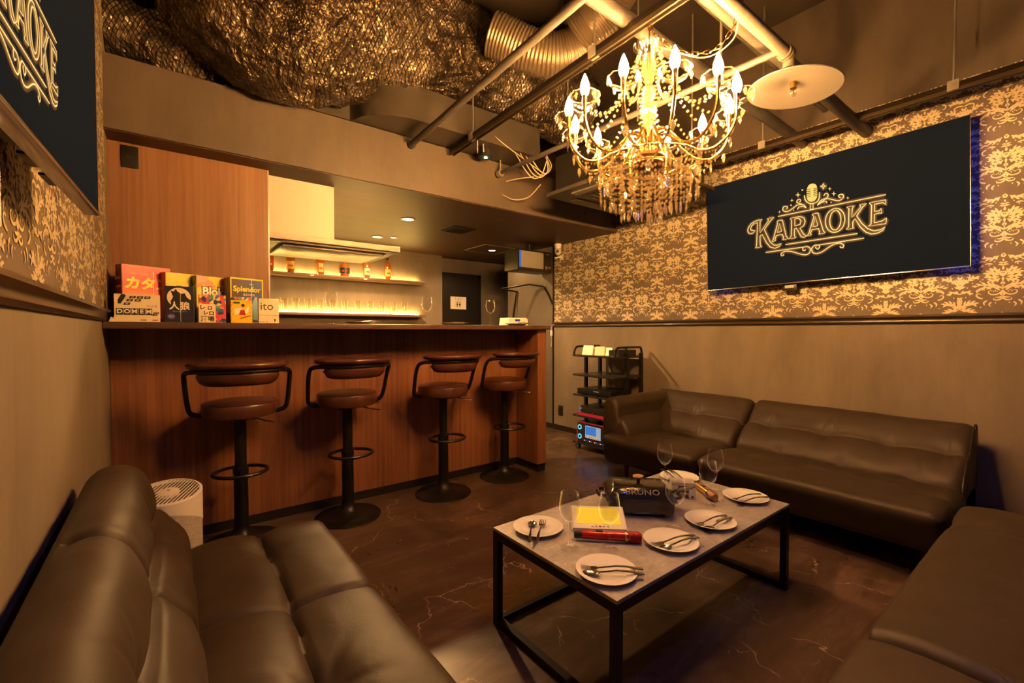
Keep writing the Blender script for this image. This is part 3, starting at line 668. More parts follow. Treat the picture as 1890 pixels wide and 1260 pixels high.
flat(t, [(.03, .02), (.025, .10), (.04, .145), (.052, .148), (.065, .11), (.07, .02)], y, 'b_sky'); flat(t, rect(.022, .0235, .02, .24), y-.0006, 'b_white', 'wrap_fold'); flat(t, rect(.012, .034, .212, .2135), y-.0006, 'b_white', 'wrap_fold')
# front row
t, y = game('tile_game_box', 'low cream game box with a row of black letter tiles, leftmost in the front row', -.094, 2.685, .162, .035, .126, 0, 'b_cream', 'b_cream')
for k, ch in enumerate('DOMEM'):
    flat(t, rect(-.074+k*.0255, -.0505+k*.0255, .032, .062), y, 'b_black', 'letter_tile'); text(ch, .026, 'b_white', t, (-.0622+k*.0255, y-.0005, .0472), FX, bold=.001)
flat(t, [(.050, .030), (.069, .030), (.078, .046), (.059, .046)], y, 'b_black', 'letter_tile'); text('O', .016, 'b_white', t, (.064, y-.0005, .0385), FX, shear=.3)
for u, v in ((-.018, .112), (.008, .112), (.034, .112), (-.028, .098), (.0, .098), (-.038, .082)):
    flat(t, [(u-.012, v-.0055), (u+.010, v-.0055), (u+.014, v+.0055), (u-.008, v+.0055)], y, 'b_black', 'letter_tile'); flat(t, [(u-.004, v-.0015), (u+.005, v-.0015), (u+.006, v+.0015), (u-.003, v+.0015)], y-.0005, 'b_cream')
flat(t, [(-.068, .082), (-.058, .082), (-.040, .118), (-.044, .125), (-.056, .125), (-.068, .10)], y, 'b_black', 'letter_tile')
text('ドメモ', .013, 'b_black', t, (.052, y, .072), FX); flat(t, rect(.01, .031, .007, .011), y, 'b_green'); flat(t, rect(.052, .073, .007, .011), y, 'b_red')
t, y = game('card_game_box', 'purple game box with a full moon and large kanji in the front row', .060, 2.685, .113, .04, .172, 0, 'b_purple', 'b_navy')
flat(t, disc(-.002, .118, .046, 32), y, 'b_cream', 'moon'); flat(t, [(-.03, .06), (-.034, .10), (-.024, .12), (-.034, .15), (-.022, .145), (-.014, .158), (-.006, .145), (.008, .135), (.02, .14), (.028, .12), (.045, .105), (.05, .06)], y-.0004, 'b_black', 'dark_figure')
text('人狼', .040, 'b_white', t, (.0, y-.001, .076), FX, bold=.0010); flat(t, disc(-.032, .028, .0145, 24, .012), y-.0004, 'b_purple'); text('PLAY', .007, 'b_white', t, (-.032, y-.001, .028), FX)
flat(t, rect(.003, .0045, .002, .15), y-.0012, 'b_white', 'wrap_fold'); text('汝は人狼なりや', .008, 'b_sky', t, (0, y-.0006, .052), FX)
t, y = game('card_game_box', 'red patterned game box with a cream label of brush lettering in the front row', .193, 2.70, .112, .03, .138, 0, 'b_red', 'cover_patches')
flat(t, rect(-.058, .012, .001, .092), y, 'b_cream', 'label')
for s_, u, v, z in (('レ', -.043, .074, .026), ('ロ', -.012, .072, .022), ('レ', -.030, .048, .024), ('ロ', -.006, .046, .024), ('酒場', -.022, .018, .028)): text(s_, z, 'ink', t, (u, y-.0005, v), FX, bold=.0008)
t, y = game('card_game_box', 'small yellow game box with a white and red splash in the front row', .315, 2.69, .095, .04, .116, 0, 'b_yellow', 'b_yellow')
flat(t, [(-.03, .04), (-.032, .07), (0, .078), (-.003, .05)], y, 'b_white'); flat(t, [(-.012, .04), (.018, .04), (.012, .066), (-.006, .066)], y-.0004, 'b_red'); flat(t, [(.014, .045), (.03, .055), (.032, .085), (.02, .075), (.012, .06)], y, 'b_white')
flat(t, disc(.006, .09, .008, 8), y-.0004, 'b_black'); flat(t, [(-.005, .02), (.04, .036), (.04, .04), (-.008, .026)], y, 'b_red'); flat(t, rect(-.036, -.008, .098, .108), y, 'b_green')
for k in range(16): flat(t, disc(random.choice((-.041, .041))+random.uniform(-.003, .003), .008+k*.0065, .0016, 8), y, 'b_black')
M().rbox(-.047, .047, -.015, .018, .1162, .132, .002).build('small_deck', 'cover_patches', t)
t, y = game('card_game_box', 'white game box with a thin title, rightmost in the front row', .44, 2.69, .096, .03, .130, 0, 'b_white', 'b_cream')
text('ito', .058, 'ink', t, (-.01, y, .088), FX); flat(t, rect(-.047, .047, .0425, .0435), y, 'ink'); flat(t, disc(.028, .018, .005, 12), y, 'ink'); flat(t, rect(.026, .030, .006, .02), y, 'ink'); text('ようこそ', .006, 'b_red', t, (.028, y, .037), FX)
for u in (-.04, -.026, -.010): flat(t, rect(u-.004, u+.004, .005, .008), y, 'ink')

t = thing('menu_stack', 'small stack of pale menu cards on the bar end against the left wall', 'menus', (-.198, 2.70, ZT), .1)
for k in range(4): M().box(.002+.002*k, .022-.001*k, -.05+.004*k, .05, .0055*k, .0055*k+.0045).build('menu_card', 'b_white' if k % 2 else 'b_cream', t)
# ------------------------------------------------------------------ sofas
def block(name, prof, L0, L1, parent, disp=None, nv=84, nu=90, mat='leather', end_r=.05, ends=(1, 1)):
    """closed cross-section (depth, height) swept along y, both ends rounded, then displaced along the normal"""
    P = resample(spline([(a, b) for a, b in prof], 8, True), nv); cx = sum(p.x for p in P)/nv; cz = sum(p.y for p in P)/nv
    nrm = []
    for i in range(nv):
        d = P[(i+1) % nv]-P[i-1]; n = Vector((d.y, -d.x, 0)).normalized(); nrm.append(n)
    area = sum(P[i].x*P[(i+1) % nv].y-P[(i+1) % nv].x*P[i].y for i in range(nv))
    if area < 0: nrm = [-n for n in nrm]
    ys = []
    er = min(end_r, (L1-L0)*.2)
    ring = [(0, 1.0), (.12, .62), (.3, .34), (.55, .12), (.8, .03), (1., 0)]
    for t, ins in ring: ys.append((L0+er*t*(1 if ends[0] else .1), ins*er*.75*ends[0]))
    for k in range(1, nu): ys.append((L0+er+(L1-L0-2*er)*k/nu, 0))
    for t, ins in ring[::-1]: ys.append((L1-er*t*(1 if ends[1] else .1), ins*er*.75*ends[1]))
    vs = []; fs = []
    for y, ins in ys:
        for p, n in zip(P, nrm):
            q = p-n*ins; h = disp(q.x, y, q.y, n) if disp and ins < er*.5 else 0
            vs.append((q.x+n.x*h, y, q.y+n.y*h))
    m = len(ys)
    for i in range(m-1):
        for j in range(nv): fs.append((i*nv+j, i*nv+(j+1) % nv, (i+1)*nv+(j+1) % nv, (i+1)*nv+j))
    for i, o in ((0, -1), (m-1, 1)):
        c = len(vs); vs.append((cx, ys[i][0], cz))
        for j in range(nv): fs.append((i*nv+j, i*nv+(j+1) % nv, c))
    return M().add(vs, fs).build(name, mat, parent, smooth=75)
gs = lambda d, w: math.exp(-(d/w)**2)
def wob(x, y, z, s=.004): return s*(noise.noise(Vector((x*5, y*4, z*5)))+.5*noise.noise(Vector((x*12, y*9, z*12))))
def crease(y, x, z, tufts, tx, tz, w=.05, d=.022):
    s = 0
    for ty in tufts:
        r2 = ((y-ty)/w)**2+((x-tx)/(w*.8))**2+((z-tz)/(w*.8))**2
        s -= d*math.exp(-r2)
        # short pulls radiating from each button
        a = math.atan2(z-tz+x-tx, y-ty); s -= .006*math.exp(-r2/5)*max(0, math.cos(a*5+ty*3))**3*(1-math.exp(-r2*2))
    return s
def sofa_legs(t, spots, h, mat='sofa_leg_wood'):
    for x, y in spots: M().cyl((x, y, 0), (x, y, h), .016, .022, 14).build('leg', mat, t)
# ---- left sofa, back against the left wall, seat towards the table
t = thing('sofa', 'black leather sofa in the left foreground along the left wall', 'sofa', (XL+.012, 0, 0))
seatp = [(.05, .13), (.20, .115), (.52, .115), (.60, .14), (.645, .24), (.676, .335), (.664, .372), (.61, .386), (.45, .388), (.25, .385), (.10, .38), (.03, .34), (.03, .20)]
def dl_seat(x, y, z, n):
    if z < .30: return wob(x, y, z, .003)
    h = wob(x, y, z, .005)
    ys_ = 1.30-.09*(x-.45); h += .013*abs(math.sin(PI*max(0, min(1, (x-.24)/.21))))*(1 if x < .45 else .8)
    h -= .016*gs(x-.452-.012*math.sin(y*5), .009); h -= .012*gs(x-.452, .05)
    h -= .014*gs(y-ys_+.012, .008); h += .003*gs(y-ys_-.02, .02); h -= .008*gs(y-ys_, .07)
    h -= .03*gs(y-.55, .02)
    h += crease(y, x, z, (1.66, .95), .452, .375, .055, .020)
    return h
block('seat', seatp, -.45, 1.835, t, dl_seat, 180, 300, end_r=.045)
backp = [(.02, .12), (.0, .30), (.0, .52), (.004, .63), (.03, .688), (.085, .708), (.135, .68), (.165, .615), (.176, .565), (.205, .53), (.245, .47), (.258, .40), (.245, .33), (.22, .20), (.16, .12)]
def dl_back(x, y, z, n):
    h = wob(x, y, z, .006)
    if n.x < -.6: return 0
    ys_ = 1.22+.10*(.6-z)
    h -= .014*gs(y-ys_+.012, .008); h += .003*gs(y-ys_-.02, .02); h -= .010*gs(y-ys_, .08); h -= .016*gs(y-.42, .02)
    h -= .017*gs(z-.560, .008)*(1 if x > .1 else 0)
    if x > .08: h += crease(y, x, z, (1.56, .85), .176, .562, .055, .016)
    return h
block('backrest', backp, -.45, 1.80, t, dl_back, 190, 280, end_r=.06)
sofa_legs(t, ((.1, 1.72), (.57, 1.72), (.1, -.35), (.57, -.35)), .13)
# ---- right sofa: long module and corner module along the right wall
seatr = [(.06, .14), (.30, .125), (.70, .125), (.775, .145), (.83, .22), (.875, .285), (.882, .325), (.845, .345), (.70, .350), (.45, .342), (.30, .338), (.10, .33), (.05, .22)]
backr = [(.05, .13), (.02, .30), (.012, .48), (.03, .585), (.075, .617), (.125, .606), (.185, .55), (.235, .495), (.268, .485), (.33, .44), (.385, .385), (.405, .33), (.38, .22), (.28, .13)]
def mk_right(L, tufts):
    def ds(x, y, z, n):
        if z < .30: return wob(x, y, z, .002)
        h = wob(x, y, z, .005)+.010*math.sin(PI*max(0, min(1, (x-.40)/.48)))
        h -= .014*gs(x-.60-.012*math.sin(y*7), .012)
        return h+crease(y, x, z, tufts, .60, .345, .06, .016)
    def db(x, y, z, n):
        if n.x < -.6 or z < .2: return 0
        h = wob(x, y, z, .005); h -= .017*gs(x-.252+(z-.49)*.1, .0075)*(1 if z > .4 else 0)
        return h+crease(y, x, z, tufts, .252, .488, .055, .018)+crease(y, x, z, [q+.12 for q in tufts], .39, .36, .05, .012)
    return ds, db
t = thing('sofa', 'long black leather sofa module along the right wall below the big screen', 'sofa', (3.385, 1.455, 0), PI)
ds, db = mk_right(1.09, (.16, .47, .78, 1.0))
block('seat', seatr, 0, 1.09, t, ds, 100, 130); block('backrest', backr, 0, 1.09, t, db, 220, 150)
pp = [p for p in resample(spline([(a, b) for a, b in backr], 8, True), 90)]
M().tube([(p.x*1.0, 1.083, p.y) for p in pp if p.y > .33], .004, 6).build('piping', 'piping_dark', t)
sofa_legs(t, ((.62, 1.0), (.62, .10), (.12, 1.0), (.12, .10)), .135)
t = thing('corner_sofa', 'black leather corner sofa module with a side arm next to the equipment rack', 'sofa', (3.385, 2.255, 0), PI)
ds, db = mk_right(.785, (.42,))
block('seat', seatr, .06, .785, t, ds, 100, 90); block('backrest', backr, .0, .785, t, db, 220, 100, ends=(1, 1))
armp = [(.02, .14), (.0, .30), (.0, .50), (.02, .585), (.07, .612), (.115, .60), (.15, .54), (.165, .48), (.20, .45), (.245, .38), (.26, .31), (.24, .2), (.16, .13)]
def da(x, y, z, n):
    if n.x < -.6 or z < .2: return 0
    return wob(x, y, z, .004)-.015*gs(x-.165+(z-.48)*.15, .0075)*(1 if z > .4 else 0)
ar = block('side_arm', armp, -.80, -.10, t, da, 200, 80, end_r=.045)
ar.rotation_euler = (0, 0, PI/2); ar.location = (0, .0, 0)
sofa_legs(t, ((.645, .11), (.645, .66), (.12, .11), (.12, .66)), .145)
# ---- sofa in the right foreground, two modules, seat towards the bar
for nm, x0, L, lab in (('sofa', 2.72, 1.345, 'black leather sofa module in the right foreground, touching the long sofa'), ('sofa', 1.366, .82, 'black leather sofa module at the bottom right edge of the picture')):
    t = thing(nm, lab, 'sofa', (x0, -.335, 0), PI/2)
    sp = [(.06, .14), (.30, .125), (.54, .125), (.60, .145), (.645, .24), (.676, .315), (.668, .350), (.62, .363), (.50, .366), (.35, .362), (.10, .352), (.05, .24)]
    def ds(x, y, z, n, L=L):
        if z < .3: return wob(x, y, z, .002)
        h = wob(x, y, z, .004)+.008*math.sin(PI*max(0, min(1, (x-.36)/.3)))
        h += .006*gs(y-.30, .010)-.012*gs(y-.29, .05)*(1 if L > 1 else 0)
        return h
    block('seat', sp, 0, L, t, ds, 100, 140, end_r=.045)
    bp = [(.02, .12), (.0, .30), (.0, .50), (.02, .60), (.07, .63), (.13, .61), (.18, .56), (.22, .52), (.29, .48), (.35, .42), (.37, .36), (.34, .22), (.24, .12)]
    block('backrest', bp, 0, L, t, lambda x, y, z, n: wob(x, y, z, .004)-.015*gs(x-.20, .012)*(1 if z > .4 else 0), 90, 100, end_r=.045)
    sofa_legs(t, ((.10, .10), (.56, .10), (.10, L-.1), (.56, L-.1)), .135)

# ------------------------------------------------------------------ coffee table
TZ = .365
TX, TY = 1.53, 1.075
ct = thing('coffee_table', 'low coffee table with a grey stone top on a black square tube frame', 'coffee table', (TX, TY, 0))
hx, hy = .565, .292
M().rbox(-hx, hx, -hy, hy, TZ-.012, TZ, .0015).build('table_top', 'table_stone', ct)
M().box(-hx, hx, -hy, -hy+.026, TZ-.040, TZ-.012).box(-hx, hx, hy-.026, hy, TZ-.040, TZ-.012).box(-hx, -hx+.026, -hy+.026, hy-.026, TZ-.040, TZ-.012).box(hx-.026, hx, -hy+.026, hy-.026, TZ-.040, TZ-.012).build('apron', 'black_metal', ct)
for a, b in ((-1, -1), (-1, 1), (1, -1), (1, 1)):
    x0 = a*(hx-.013); y0 = b*(hy-.013); M().box(x0-.013, x0+.013, y0-.013, y0+.013, 0, TZ-.040).build('leg', 'black_metal', ct)
for a in (-1, 1): M().box(a*(hx-.013)-.013, a*(hx-.013)+.013, -hy+.026, hy-.026, 0, .026).build('floor_bar', 'black_metal', ct)
M().box(-hx+.026, hx-.026, hy-.022, hy-.002, .0, .022).build('stretcher', 'black_metal', ct)

# ---- plates
def plate(r=.092):
    t = thing('plate', 'plate', 'plate', (0, 0, 0), 0, 'white plates')
    M().lathe([(0, .0), (.052*r/.092, 0), (.056*r/.092, .003), (r*.985, .0135), (r, .0155), (r*.985, .0160), (.060*r/.092, .0065), (.056*r/.092, .0045), (0, .0042)], 56).build('dish', 'porcelain', t, smooth=50)
    M().lathe([(.048*r/.092, .0), (.048*r/.092, -.0005), (.050*r/.092, -.0005), (.050*r/.092, .0)], 40).build('foot_ring', 'porcelain', t)
    return t
p0 = plate()
plates = dict(A=(1.085, 1.249, 'white plate at the table end by the stools, spoon and fork lying apart'), B=(1.051, .894, 'white plate at the near table corner in front of the red microphone'), C=(1.376, .885, 'white plate in the middle of the near table edge'),
              D=(1.644, .889, 'white plate between the middle one and the gold microphone'), E=(2.005, .925, 'white plate at the right table end beside the sofa'), F=(2.015, 1.252, 'white plate at the far table corner behind the hot plate'))
for k, (x, y, lab) in plates.items():
    if k == 'A': p0.location = (x, y, TZ+.0006); p0['label'] = lab; p0['group'] = 'white plates on the coffee table'
    else: dup(p0, (x, y, TZ+.0006), 0, lab, 'white plates on the coffee table')
for x, y, lab in ((.955, 2.76, 'white plate on the bar next to the leftmost wine glass'), (1.60, 2.76, 'white plate on the bar between the two right wine glasses'), (2.13, 2.70, 'white plate on the bar in front of the white control box')):
    dup(p0, (x, y, ZT+.0006), 0, lab, 'white plates on the bar')
# ---- cutlery: x from handle end to head, lying on a plate rim
def handle(m, L):
    pts = [(0, .0065, .013), (.02, .0062, .0150), (.05, .0045, .0185), (.08, .0032, .0185), (L-.055, .0030, .0120), (L-.045, .0032, .0105)]
    vs = []; fs = []
    for x, w, z in pts: vs += [(x, -w, z), (x, w, z), (x, w*.8, z+.0022), (x, -w*.8, z+.0022)]
    for i in range(len(pts)-1):
        for j in range(4): fs.append((i*4+j, i*4+(j+1) % 4, i*4+4+(j+1) % 4, i*4+4+j))
    fs += [(0, 1, 2, 3), tuple(len(vs)-4+j for j in range(4))]; return m.add(vs, fs)
def spoon():
    t = thing('spoon', 'spoon', 'spoon', (0, 0, 0), 0, 'spoons'); L = .178
    handle(M(), L).build('handle', 'steel', t, smooth=35)
    m = M(); vs = []; fs = []; nx, ny = 14, 10
    for i in range(nx+1):
        u = i/nx; x = L-.048+.050*u; w = .0165*math.sin(PI*min(1, max(.0, u*.93+.055)))**.62
        for j in range(ny+1):
            v = -1+2*j/ny; z = .0105-.0062*(1-v*v)*math.sin(PI*u)**.8+.0006; vs.append((x, v*w, z))
    for i in range(nx):
        for j in range(ny): a = i*(ny+1)+j; fs.append((a, a+1, a+ny+2, a+ny+1))
    n = len(vs); vs += [(x, y, z-.0011) for x, y, z in vs]; fs += [tuple(n+q for q in f[::-1]) for f in fs]
    m.add(vs, fs).build('bowl', 'steel', t, smooth=60); return t
def fork():
    t = thing('fork', 'fork', 'fork', (0, 0, 0), 0, 'forks'); L = .182
    handle(M(), L).build('handle', 'steel', t, smooth=35)
    m = M(); pr = [(L-.048, .0035, .0108), (L-.042, .009, .0098), (L-.034, .0115, .0088), (L-.026, .0115, .0084)]
    vs = []; fs = []
    for x, w, z in pr: vs += [(x, -w, z), (x, w, z), (x, w, z+.0014), (x, -w, z+.0014)]
    for i in range(3):
        for j in range(4): fs.append((i*4+j, i*4+(j+1) % 4, i*4+4+(j+1) % 4, i*4+4+j))
    fs += [(0, 1, 2, 3), (12, 13, 14, 15)]; m.add(vs, fs).build('head', 'steel', t, smooth=35)
    for k in range(4):
        y = -.0099+k*.0066; M().add(*(lambda v: (v, [(0,1,5,4),(1,2,6,5),(2,3,7,6),(3,0,4,7),(4,5,6,7),(0,1,2,3)]))([(L-.026, y-.0016, .0084), (L-.026, y+.0016, .0084), (L-.026, y+.0016, .0098), (L-.026, y-.0016, .0098), (L+.004, y-.0008, .0128), (L+.004, y+.0008, .0128), (L+.004, y+.0008, .0138), (L+.004, y-.0008, .0138)])).build('tine', 'steel', t, smooth=0)
    return t
sp0, fk0 = spoon(), fork()
where = dict(A='on the plate by the stools', B='on the near corner plate by the red microphone', C='on the middle plate of the near edge', D='on the plate near the gold microphone', E='on the plate by the right sofa', F='on the far corner plate behind the hot plate')
cut = dict(A=((1.096, 1.292, .979, 1.172), (1.126, 1.268, .997, 1.153)), B=((.986, .925, 1.113, .805), (1.003, .943, 1.134, .822)), C=((1.289, .869, 1.463, .834), (1.291, .902, 1.475, .851)),
           D=((1.535, .854, 1.73, .846), (1.545, .898, 1.734, .869)), E=((1.889, .911, 2.064, .854), (1.894, .946, 2.081, .89)), F=((1.951, 1.215, 2.035, 1.365), (1.967, 1.175, 2.068, 1.35)))
for k, (s_, f_) in cut.items():
    for nm, (hx_, hy_, tx_, ty_), src in (('spoon', s_, sp0), ('fork', f_, fk0)):
        a = math.atan2(hy_-ty_, hx_-tx_); L = .178; mx, my = (hx_+tx_)/2, (hy_+ty_)/2
        loc = (mx-math.cos(a)*L/2, my-math.sin(a)*L/2, TZ+.0030); lab = f'shiny steel {nm} {where[k]}'
        if k == 'A': src.location = loc; src.rotation_euler = (0, 0, a); src['label'] = lab; src['group'] = f'steel {nm}s on the table plates'
        else: dup(src, loc, a, lab)
for i, (x, y, w) in enumerate(((.955, 2.76, 'left'), (1.60, 2.76, 'middle'), (2.13, 2.70, 'right'))):
    dup(fk0, (x+.128, y-.012, ZT+.0030), PI+.05, f'steel fork on the {w} plate on the bar', 'steel forks on the bar'); dup(sp0, (x+.125, y+.02, ZT+.0030), PI, f'steel spoon on the {w} plate on the bar', 'steel spoons on the bar')
# ---- wine glasses
def wine():
    t = thing('wine_glass', 'wine glass', 'wine glass', (0, 0, 0), 0, 'wine glasses')
    M().lathe([(.033, .0005), (.033, .0015), (.012, .0045), (.0045, .010), (.0036, .02), (.0036, .075), (.0055, .088)], 32).build('stem', 'wine_glass', t, smooth=60)
    M().lathe([(.0055, .088), (.018, .096), (.030, .112), (.0355, .132), (.0358, .148), (.0325, .172), (.0298, .190), (.0292, .1905), (.0287, .190), (.0313, .172), (.0346, .148), (.0343, .132), (.029, .1135), (.0175, .098), (.0, .092)], 36).build('bowl', 'wine_glass', t, smooth=60)
    return t
w0 = wine()
gl = [(1.076, 1.075, 'empty wine glass between the corner plate and the yellow tablet'), (1.172, .985, 'empty wine glass standing in front of the red microphone'), (1.495, .944, 'empty wine glass at the front right corner of the black hot plate'),
      (1.80, .985, 'empty wine glass in front of the gold microphone'), (1.905, 1.262, 'empty wine glass at the far end of the table by the corner sofa'), (1.99, 1.055, 'empty wine glass behind the gold microphone near the sofa')]
for i, (x, y, lab) in enumerate(gl):
    if i == 0: w0.location = (x, y, TZ+.0004); w0['label'] = lab; w0['group'] = 'wine glasses on the coffee table'
    else: dup(w0, (x, y, TZ+.0004), 0, lab)
for x, lab in ((.79, 'wine glass on the bar in front of the tumblers'), (1.415, 'wine glass on the bar left of the toilet door'), (1.94, 'wine glass on the bar beside the white control box')):
    dup(w0, (x, 2.78, ZT+.0004), 0, lab, 'wine glasses on the bar')
# ---- red and gold microphones
def mic(label, ax, ay, bx, by, body, ringm, head, tail):
    L = math.hypot(bx-ax, by-ay); a = math.atan2(by-ay, bx-ax)
    t = thing('microphone', label, 'microphone', (ax, ay, TZ), a, 'karaoke microphones on the table')
    X = lambda m: m.xf(Matrix.Translation((0, 0, .0195)) @ Matrix.Rotation(PI/2, 4, 'Y'))
    X(M().lathe([(.0, 0), (.012, 0), (.0135, .003), (.0135, .028)], 20)).build('end_cap', tail, t)
    X(M().lathe([(.0138, .028), (.0142, .03), (.0165, L-.062), (.0165, L-.058)], 24)).build('handle', body, t)
    X(M().lathe([(.0175, L-.058), (.0182, L-.056), (.0182, L-.050), (.0175, L-.048)], 24)).build('ring', ringm, t)
    X(M().lathe([(.017, L-.048), (.0195, L-.043), (.0195, L-.030), (.0185, L-.028), (.0185, L-.024), (.0193, L-.022), (.019, L-.012), (.014, L-.002), (.0, L)], 24)).build('grille', head, t)
    M().rbox(.075, .10, -.006, .006, .033, .038, .002).build('switch', tail, t)
mic('red karaoke microphone lying in front of the yellow tablet', 1.134, 1.112, 1.30, .948, 'red_paint', 'gold_metal', 'red_grille', 'black_plastic')
mic('gold karaoke microphone lying beside the white charger box', 1.965, 1.145, 1.862, .985, 'gold_paint', 'gold_metal', 'rose_gold', 'black_plastic')
# ---- karaoke tablet
t = thing('karaoke_tablet', 'white karaoke remote tablet with a glowing yellow screen', 'tablet', (1.285, 1.135, TZ), R(-42))
prof = [(-.062, .0), (.055, .0), (.055, .052), (-.062, .010)]
M().hull([(sx*(.100-.006*c), y, z) for sx in (-1, 1) for c in (0, 1) for y, z in ((prof[0][0]+.006*c, .006*(1-c)), (prof[0][0], .010), (prof[1][0]-.006*c, .006*(1-c)), (prof[2][0]-.004*c, .052+.0*c))]).build('case', 'white_plastic', t)
ang = math.atan2(.042, .117); Tm = Matrix.Translation((0, -.004, .0312)) @ Matrix.Rotation(ang, 4, 'X')
M().rbox(-.098, .098, -.060, .060, -.002, .006, .004).xf(Tm).build('bezel', 'white_plastic', t)
M().box(-.080, .080, -.038, .046, .006, .0072).xf(Tm).build('screen', 'lcd_yellow', t)
for k in range(5): M().rbox(-.030+k*.014, -.021+k*.014, -.052, -.045, .006, .008, .001).xf(Tm).build('button', 'grey_plastic' if k != 2 else 'red_plastic', t)
M().rbox(.098, .104, .01, .03, .012, .03, .002).build('side_button', 'red_plastic', t)
# ---- hot plate
t = thing('hot_plate', 'black electric hot plate with a lid and wooden knob on the table', 'hot plate', (1.535, 1.14, TZ), R(-44))
M().hull([(sx*a, sy*b, z) for a, b, z in ((.105, .070, .010), (.122, .082, .016), (.128, .086, .062)) for sx in (-1, 1) for sy in (-1, 1)]).build('body', 'pan_black', t)
M().rbox(-.137, .137, -.095, .095, .062, .072, .004).build('pan_rim', 'pan_black', t)
M().hull([(sx*a, sy*b, z) for a, b, z in ((.133, .090, .072), (.130, .088, .080), (.100, .060, .112), (.095, .055, .114)) for sx in (-1, 1) for sy in (-1, 1)]).build('lid', 'pan_black', t)
for sx in (-1, 1): M().tube(spline([(sx*.130, -.045, .066), (sx*.158, -.035, .067), (sx*.163, 0, .067), (sx*.158, .035, .067), (sx*.130, .045, .066)], 5), .007, 8).build('handle', 'pan_black', t)
M().cyl((0, 0, .114), (0, 0, .130), .007, seg=14).build('knob_stem', 'black_metal', t); M().lathe([(.006, .129), (.020, .133), (.022, .138), (.020, .1415), (0, .142)], 24).build('knob', 'knob_wood', t)
an = math.atan2(.032, .028)
text('BRUNO', .031, 'emboss_glint', t, (.005, -.0752, .0975), (an, 0, 0), .0012, sx=1.25)  # black raised letters; their gold reflection is put into the colour
lb = M().box(-.030, .050, -.0822, -.0795, .016, .058).xf(Matrix.Rotation(0, 4, 'X')).build('rating_label', 'paper', t)
for k in range(8): M().box(-.016, .046-(k % 3)*.006, -.0825, -.0822, .0525-k*.0045, .0538-k*.0045).build('label_line', 'grey_plastic', t)
M().box(-.024, -.019, -.0825, -.0822, .02, .026).box(-.024, -.019, -.0825, -.0822, .033, .039).box(-.024, -.019, -.0825, -.0822, .046, .052).build('label_icon', 'ink', t)
for k in range(4): M().cyl((.085*(-1)**k, .055*(-1)**(k//2), 0), (.085*(-1)**k, .055*(-1)**(k//2), .011), .010, seg=12).build('foot', 'black_plastic', t)
t = thing('serving_tongs', 'steel serving tongs with a blue sheen leaning over the hot plate lid', 'tongs', (1.655, 1.055, TZ+.045), R(120))
M().hull([(-.085, -.007, .055), (-.085, .007, .055), (.06, -.009, -.008), (.06, .009, -.008), (-.085, -.007, .058), (-.085, .007, .058), (.06, -.009, -.005), (.06, .009, -.005)]).build('arm', 'steel', t)
M().hull([(-.085, -.004, .062), (-.085, .010, .062), (.06, .002, .012), (.06, .020, .012), (-.085, -.004, .065), (-.085, .010, .065), (.06, .002, .015), (.06, .020, .015)]).build('arm', 'steel', t)
# ---- white charger box
t = thing('charger_box', 'white plastic charger box with a slot beside the gold microphone', 'charger', (1.82, 1.115, TZ), R(-50))
M().rbox(-.05, .05, -.035, .035, .018, .070, .005).build('case', 'grey_plastic', t)
for sx in (-1, 1): M().rbox(sx*.036-.014, sx*.036+.014, -.037, .037, 0, .055, .003).build('foot_block', 'white_plastic', t)
M().box(-.022, .022, -.0365, -.034, .045, .055).box(-.022, .022, -.0365, -.034, .028, .034).build('slot', 'black_plastic', t)
M().box(-.005, .005, -.0375, -.036, .006, .014).xf(Matrix.Translation((.036, -.001, 0))).build('notch', 'black_plastic', t)
# ---- white control box on the bar
t = thing('control_box', 'white control box with a small blue display at the right end of the bar', 'control box', (2.20, 2.83, ZT), .05)
M().hull([(sx*a, y, z) for sx in (-1, 1) for a, y, z in ((.095, -.06, .004), (.10, .06, .004), (.098, -.06, .05), (.09, -.045, .062), (.09, .06, .062))]).build('case', 'white_plastic', t)
M().box(-.035, .012, -.0625, -.059, .034, .052).build('display', 'lcd_navy', t); M().box(-.045, .03, -.0612, -.058, .012, .018).build('slot', 'black_plastic', t)
for sx in (-1, 1): M().rbox(sx*.075-.018, sx*.075+.018, -.055, .055, 0, .006, .002).build('foot', 'grey_plastic', t)
t = thing('small_bottle', 'red-capped little bottle behind the white control box', 'bottle', (2.322, 2.84, ZT))
M().lathe([(.017, 0), (.019, .003), (.019, .030), (.012, .04)], 18).build('body', 'label_cream', t); M().lathe([(.014, .04), (.017, .045), (.017, .07), (.0, .072)], 18).build('cap', 'red_plastic', t)

# ------------------------------------------------------------------ equipment rack
t = thing('equipment_rack', 'black rolling equipment rack with tubular sides beside the corner sofa', 'rack', (3.2, 2.745, 0))
for y in (-.245, .235):
    for x in (-.005, .195): M().box(x-.015, x+.015, y-.012, y+.012, .06, .90).build('post', 'black_metal', t)
    M().tube(spline([(-.165, y, .862), (-.165, y, .905), (-.14, y, .945), (-.09, y, .955), (.15, y, .955), (.19, y, .945), (.205, y, .90), (.205, y, .862)], 5), .010, 8).build('top_hoop', 'dark_metal', t)
for z in (.862, .684, .498, .306, .055):
    M().rbox(-.175, .21, -.255, .245, z, z+.018, .004).build('shelf', 'black_plastic', t)
    for y in (-.19, .19): M().cyl((-.1755, y, z+.009), (-.178, y, z+.009), .006, seg=10).build('bolt', 'steel', t)
for x in (-.14, .18):
    for y in (-.215, .205):
        w = M().cyl((x-.010, y, .026), (x+.010, y, .026), .026, seg=18).build('caster', 'black_plastic', t); M().cyl((x-.012, y, .026), (x+.012, y, .026), .012, seg=12).box(x-.013, x+.013, y-.008, y+.008, .04, .056).build('hub', 'steel', w)
